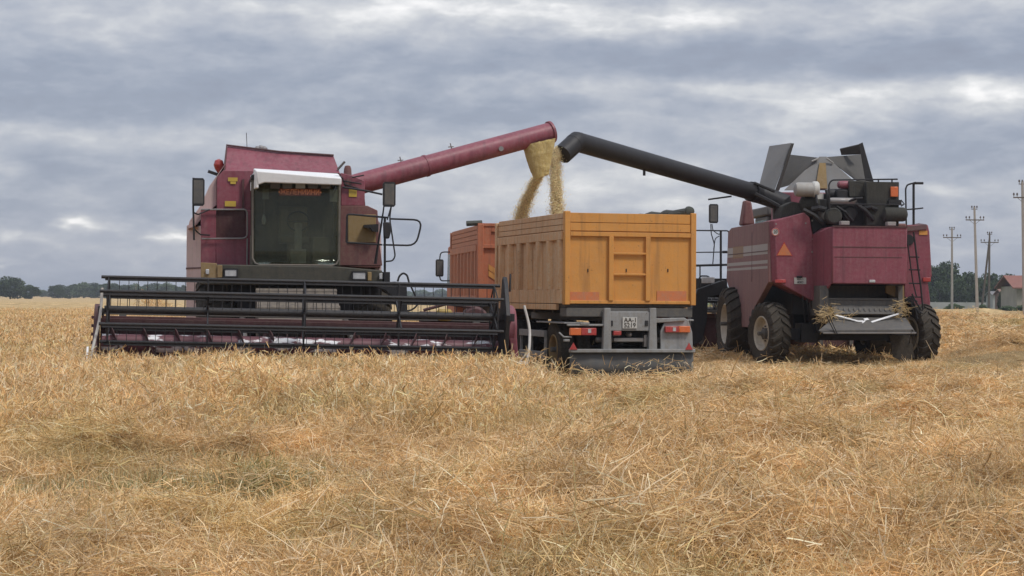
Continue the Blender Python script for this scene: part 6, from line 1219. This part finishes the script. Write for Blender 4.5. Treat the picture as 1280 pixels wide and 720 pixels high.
def tree_proto(seed, H, Wd, n, base=.08, mat='leaf', leaf=.40):
    g = np.random.default_rng(seed); k = 34; cc = []
    while len(cc) < k:
        p = g.uniform(-1, 1, 3); 
        if np.linalg.norm(p * np.array([1, 1, .8 if p[2] > 0 else .45])) < 1: cc.append(p)
    cc = np.array(cc); cz = cc[:, 2]; C3 = np.stack([cc[:, 0] * Wd * .40 * (1.1 - .35 * cz), cc[:, 1] * Wd * .40, H * (base + .08 + (.96 - base - .18) * (.5 + .5 * cz))], -1); cr = g.uniform(.10, .19, k) * H
    who = g.integers(0, k, n); d = g.normal(size=(n, 3)); d /= np.linalg.norm(d, axis=1)[:, None]; p = C3[who] + d * (cr[who] * (.55 + .5 * g.random(n)))[:, None] * np.array([1.1, 1.1, .85])
    s = g.uniform(.5, 1.2, n)[:, None] * leaf; u = g.normal(size=(n, 3)); u /= np.linalg.norm(u, axis=1)[:, None]; w = np.cross(u, g.normal(size=(n, 3))); w /= np.linalg.norm(w, axis=1)[:, None]
    v = np.stack([p - u * s, p - w * s * .55, p + u * s, p + w * s * .55], 1).reshape(-1, 3); v[:, 2] = np.maximum(v[:, 2], .1); q = np.arange(4 * n).reshape(-1, 4); col = (g.uniform(.65, 1.4, (n, 1)) * (.8 + .4 * g.random(k))[who][:, None]) * np.ones(3) * np.array([1, 1, 1]) + g.normal(0, .05, (n, 3))
    me = bpy.data.meshes.new('crown'); set_mesh(me, v, q, np.repeat(np.clip(col, .1, 2), 4, 0)); me.materials.append(M[mat])
    root = empty('tree'); cr_o = bpy.data.objects.new('crown', me); C.objects.link(cr_o); cr_o.parent = root
    t = MB(); t.tube([(0, 0, -.3), (.05 * H * .1, 0, H * .3), (0, .05, H * .7)], [H * .028, H * .02, H * .008], 8)
    for i in range(5): a = g.uniform(0, 6.3); t.tube([(0, 0, H * (.2 + .08 * i)), (math.cos(a) * Wd * .25, math.sin(a) * Wd * .25, H * (.42 + .09 * i))], [H * .012, H * .004], 5)
    t.build('trunk', M['bark'], root); return root
def dup(root, loc, sc, rz, label, cat, group):
    r = root.copy(); C.objects.link(r); r.location = loc; r.scale = sc; r.rotation_euler = (0, 0, rz); tag(r, label, cat, group)
    for ch in root.children: c = ch.copy(); C.objects.link(c); c.parent = r
    return r
TP = [tree_proto(1, 10, 8, 6500, .0), tree_proto(2, 10, 10, 6500, .0), tree_proto(3, 10, 13, 7500, .0), tree_proto(4, 10, 9, 6500, .0, 'leafpale')]
TPH = [10, 10, 10, 10]
def tree_at(px, ytop, Y, wpx, k, label, group, cat='tree'):
    """a tree whose top reaches image row ytop at distance Y and is wpx wide"""
    p = W(px, ytop, Y); base = float(hgt(p.x, Y)); H = p.z - base; w = wpx / FPX * Y; pw = (8, 10, 13, 9)[k]; sx = w / (pw * .98)
    return dup(TP[k], (p.x, Y, base), (sx, sx, H / 10.3), random.uniform(0, 6.28) if abs(sx * 10.3 / H - 1) < .5 else 0, label, cat, group)
gl = 'trees along the far left edge of the field'
for (px, yt, Y, w, k, lb) in ((13, 344, 560, 34, 0, 'tallest dark tree near the left edge of the field'), (38, 354, 580, 24, 1, 'dark rounded tree just right of the tallest left tree'), (-6, 351, 600, 26, 1, 'dark tree cut by the left edge of the picture'),
                             (73, 354, 700, 24, 1, 'lone rounded tree in the gap of the left treeline'), (84, 368, 660, 10, 2, 'small dark bush at the foot of the lone rounded tree'), (52, 362, 1000, 26, 3, 'low hazy tree between the two left clumps'), (28, 363, 900, 24, 3, 'low pale tree behind the dark left clump')):
    tree_at(px, yt, Y, w, k, lb, gl)
rr = random.Random(12); px = 92; i = 0
far_words = ['greyish', 'flat-topped', 'rounded', 'pale', 'dense']
while px < 244:
    yt = (351.5 + 1.2 * math.sin(px * .09) + rr.uniform(-.8, .8)) + (2 if 176 < px < 190 else 0); w = rr.uniform(20, 28)
    tree_at(px, yt + px * .007, 780 + rr.uniform(-30, 60), w, rr.choice([1, 1, 2, 3]), 'distant grey-green tree in the far belt seen above and through the reel', 'distant belt of trees behind the reel'); px += w * .50
while px < 640:
    w = rr.uniform(22, 34); tree_at(px, 361 + rr.uniform(-3, 3), 1150 + rr.uniform(-50, 80), w, rr.choice([1, 2, 3]), 'far hazy tree low on the horizon between the left combine and the trailer', 'hazy trees low on the horizon'); px += w * .75
px = 900
while px < 1170:
    w = rr.uniform(26, 40); tree_at(px, 352 + rr.uniform(-5, 4), 420 + rr.uniform(-20, 30), w, rr.choice([1, 2]), 'green tree mostly hidden behind the right combine', 'trees behind the right combine'); px += w * .6
gr = 'dense trees behind the utility poles'
for (px, yt, Y, w, k, lb) in ((1183, 321, 350, 46, 1, 'tallest rounded tree standing behind the leftmost utility pole'), (1166, 332, 360, 34, 0, 'green tree half hidden by the right combine ladder side'), (1212, 335, 365, 40, 1, 'green tree between the two left utility poles'), (1238, 337, 355, 44, 2, 'green tree behind the leaning utility pole'),
                             (1262, 338, 350, 40, 1, 'green tree just left of the red-roofed house'), (1285, 339, 360, 40, 1, 'green tree behind the red-roofed house'), (1200, 345, 340, 40, 2, 'low bushy tree at the foot of the tall tree behind the poles'), (1226, 346, 335, 36, 2, 'low bushy tree behind the middle utility pole'), (1252, 348, 335, 34, 1, 'low bushy tree beside the village sheds'), (1175, 348, 340, 36, 2, 'low dark bush right beside the combine'), (1310, 335, 360, 40, 0, 'green tree past the right edge')):
    tree_at(px, yt, Y, w, k, lb, gr)
for (px, yt, Y, w, k, lb) in ((1194, 379, 225, 26, 3, 'grey-green bush at the foot of the leftmost utility pole'), (1227, 380, 215, 16, 3, 'pale weedy bush beside the middle utility pole'), (1252, 363, 262, 9, 0, 'dark upright conifer in front of the village shed'), (1262, 382, 225, 30, 3, 'low green bush in front of the village fence'), (1280, 381, 220, 26, 3, 'low green bush below the red-roofed house')):
    tree_at(px, yt, Y, w, k, lb, None, 'bush' if k == 3 else 'conifer')
for r in TP:
    for ch in list(r.children): bpy.data.objects.remove(ch)
    bpy.data.objects.remove(r)

# ================================================================== UTILITY POLES
def pole(px, ytop, pyb, Y, mat, lab, arm_px, lean=0.0, brace=False, arms=1, wood=False):
    top = W(px, ytop, Y); bx = W(pyb, 390, Y).x; root = empty('utility_pole', (bx, Y, float(hgt(bx, Y)) - .3), 0, lab, 'utility pole', 'utility poles along the village edge')
    H = top.z - root.location.z; dx = top.x - bx
    m = MB(); r = .13; m.loft([(-r, -r, 0), (r, -r, 0), (r, r, 0), (-r, r, 0)], [(dx - r * .6, -r * .6, H), (dx + r * .6, -r * .6, H), (dx + r * .6, r * .6, H), (dx - r * .6, r * .6, H)])
    m.build('shaft', M[mat], root)
    az = H - (arm_px / FPX * Y); al = 9.5 * Y / FPX * (2.1 if False else 1.0) + .15; fx = dx * az / H
    m = MB(); m.box(fx - al, fx + al, -.10, -.02, az - .05, az + .05); m.tube([(fx - al * .6, -.06, az), (fx, -.06, az - al * .5), (fx + al * .6, -.06, az)], .02, 5); m.build('crossarm', M['wood'], root)
    for u in (-.95, -.6, .6, .95): m = MB(); m.lathe([(.02, 0), (.02, .10), (.06, .12), (.08, .2), (.05, .30), (.02, .32)], c=(fx + u * al, -.06, az + .05), axis='z', n=8); m.build('insulator', M['porcelain'], root)
    m = MB(); m.box(dx - .28, dx + .28, -.04, .04, H - .22, H - .16); m.build('top_bracket', M['wood'], root)
    for u in (-.24, .24, 0): m = MB(); m.lathe([(.02, 0), (.02, .10), (.07, .12), (.08, .2), (.05, .30)], c=(dx + u, 0, H - .16), axis='z', n=8); m.build('insulator', M['porcelain'], root)
    if brace: m = MB(); m.tube([(dx * .9 - .02, -.1, H * .93), (-.95, -.1, 0)], [.11, .14], 8); m.build('brace', M['wood'], root)
    return root
pole(1190, 285, 1190, 215, 'concrete', 'slim concrete pole standing apart, leftmost of the utility poles', 12)
pole(1218, 259, 1222, 185, 'concrete', 'tall concrete utility pole, second from the left, with wide crossarm', 16)
pole(1237, 291, 1236, 225, 'wood', 'dark braced utility pole leaning right, between the tall poles', 12, brace=True)
pole(1278, 227, 1281, 150, 'concrete', 'nearest and tallest utility pole cut by the right edge', 20)
# ================================================================== VILLAGE
def village():
    M['roof'] = paint('red_tile_roof', (.26, .075, .055), (.20, .06, .045), damt=.3, rough=.8, scale=1.0); M['wall'] = paint('pale_render_wall', (.45, .40, .33), damt=.3, rough=.9, scale=.6); M['shed'] = paint('brown_brick_shed', (.22, .11, .08), (.18, .09, .07), damt=.3, rough=.9, scale=1)
    M['pale_slab'] = paint('concrete_fence', (.42, .42, .40), (.36, .36, .34), damt=.2, rough=.9, scale=.6)
    def house(px0, px1, y_eave, y_ridge, Y, dep, wm, rm, name, lab, cat, ov=.5):
        a = W(px0, 380, Y); c = W(px1, 380, Y); ze = W((px0 + px1) / 2, y_eave, Y).z; zr_ = W((px0 + px1) / 2, y_ridge, Y).z; w = c.x - a.x
        root = empty(name, ((a.x + c.x) / 2, Y, 0), 0, lab, cat); m = MB(); m.box(-w / 2, w / 2, 0, dep, 0, ze); wl = m.build('wall', wm, root)
        m = MB(); m.prism([(-ov, ze - .15), (dep / 2, zr_), (dep + ov, ze - .15), (dep + ov, ze - .30), (dep / 2, zr_ - .18), (-ov, ze - .30)], -w / 2 - ov, w / 2 + ov, 'x'); m.build('roof', rm, root)
        for k in range(max(1, int(w / 3))):
            x = -w / 2 + 1.2 + k * 3; m = MB(); m.box(x, x + .9, -.06, .05, ze * .38, ze * .78); f = m.build('window', M['white'], root); m = MB(); m.box(x + .08, x + .82, -.08, -.055, ze * .41, ze * .75); m.build('pane', M['black'], f)
        return root
    house(1271, 1330, 358, 344, 245, 8, M['wall'], M['roof'], 'house', 'pale house with a red tiled roof at the right edge', 'house', .7)
    house(1253, 1270, 366, 361, 262, 4, M['shed'], M['shed'], 'shed', 'low brown shed just left of the red-roofed house', 'shed', .2)
    house(1241, 1252, 367, 364, 285, 4, M['pale_slab'], M['tanklight'], 'shed', 'small pale grey shed behind the dark conifer', 'shed', .2)
    m = MB(); Y = 300
    a = W(1150, 380, Y).x; c = W(1340, 380, Y).x; x = a; k = 0
    root = empty('slab_fence', ((a + c) / 2, Y, 0), 0, 'low pale concrete fence running along the village edge below the trees', 'fence')
    x = a - root.location.x
    while x < c - root.location.x:
        m = MB(); m.box(x, x + 2.3, -.05, .05, .05, 1.25); m.build('fence_panel', M['pale_slab'], root); m = MB(); m.box(x - .1, x, -.09, .09, 0, 1.35); m.build('fence_post', M['pale_slab'], root); x += 2.4
village()

# ================================================================== HAZE
def haze():
    m = bpy.data.materials.new('thin_haze'); m.use_nodes = True; nt = m.node_tree; nt.nodes.clear(); out = N(nt, 'ShaderNodeOutputMaterial'); v = N(nt, 'ShaderNodeVolumePrincipled'); v.inputs['Color'].default_value = (.80, .86, .95, 1); v.inputs['Density'].default_value = .00030; v.inputs['Anisotropy'].default_value = .2; nt.links.new(v.outputs[0], out.inputs['Volume'])
    mb = MB(); mb.box(-6500, 6500, -200, 9500, -3, 19); o = mb.build('haze', m, None, smooth=False); tag(o, 'thin pale haze that fades the distant trees', 'haze', None, 'stuff')
haze()
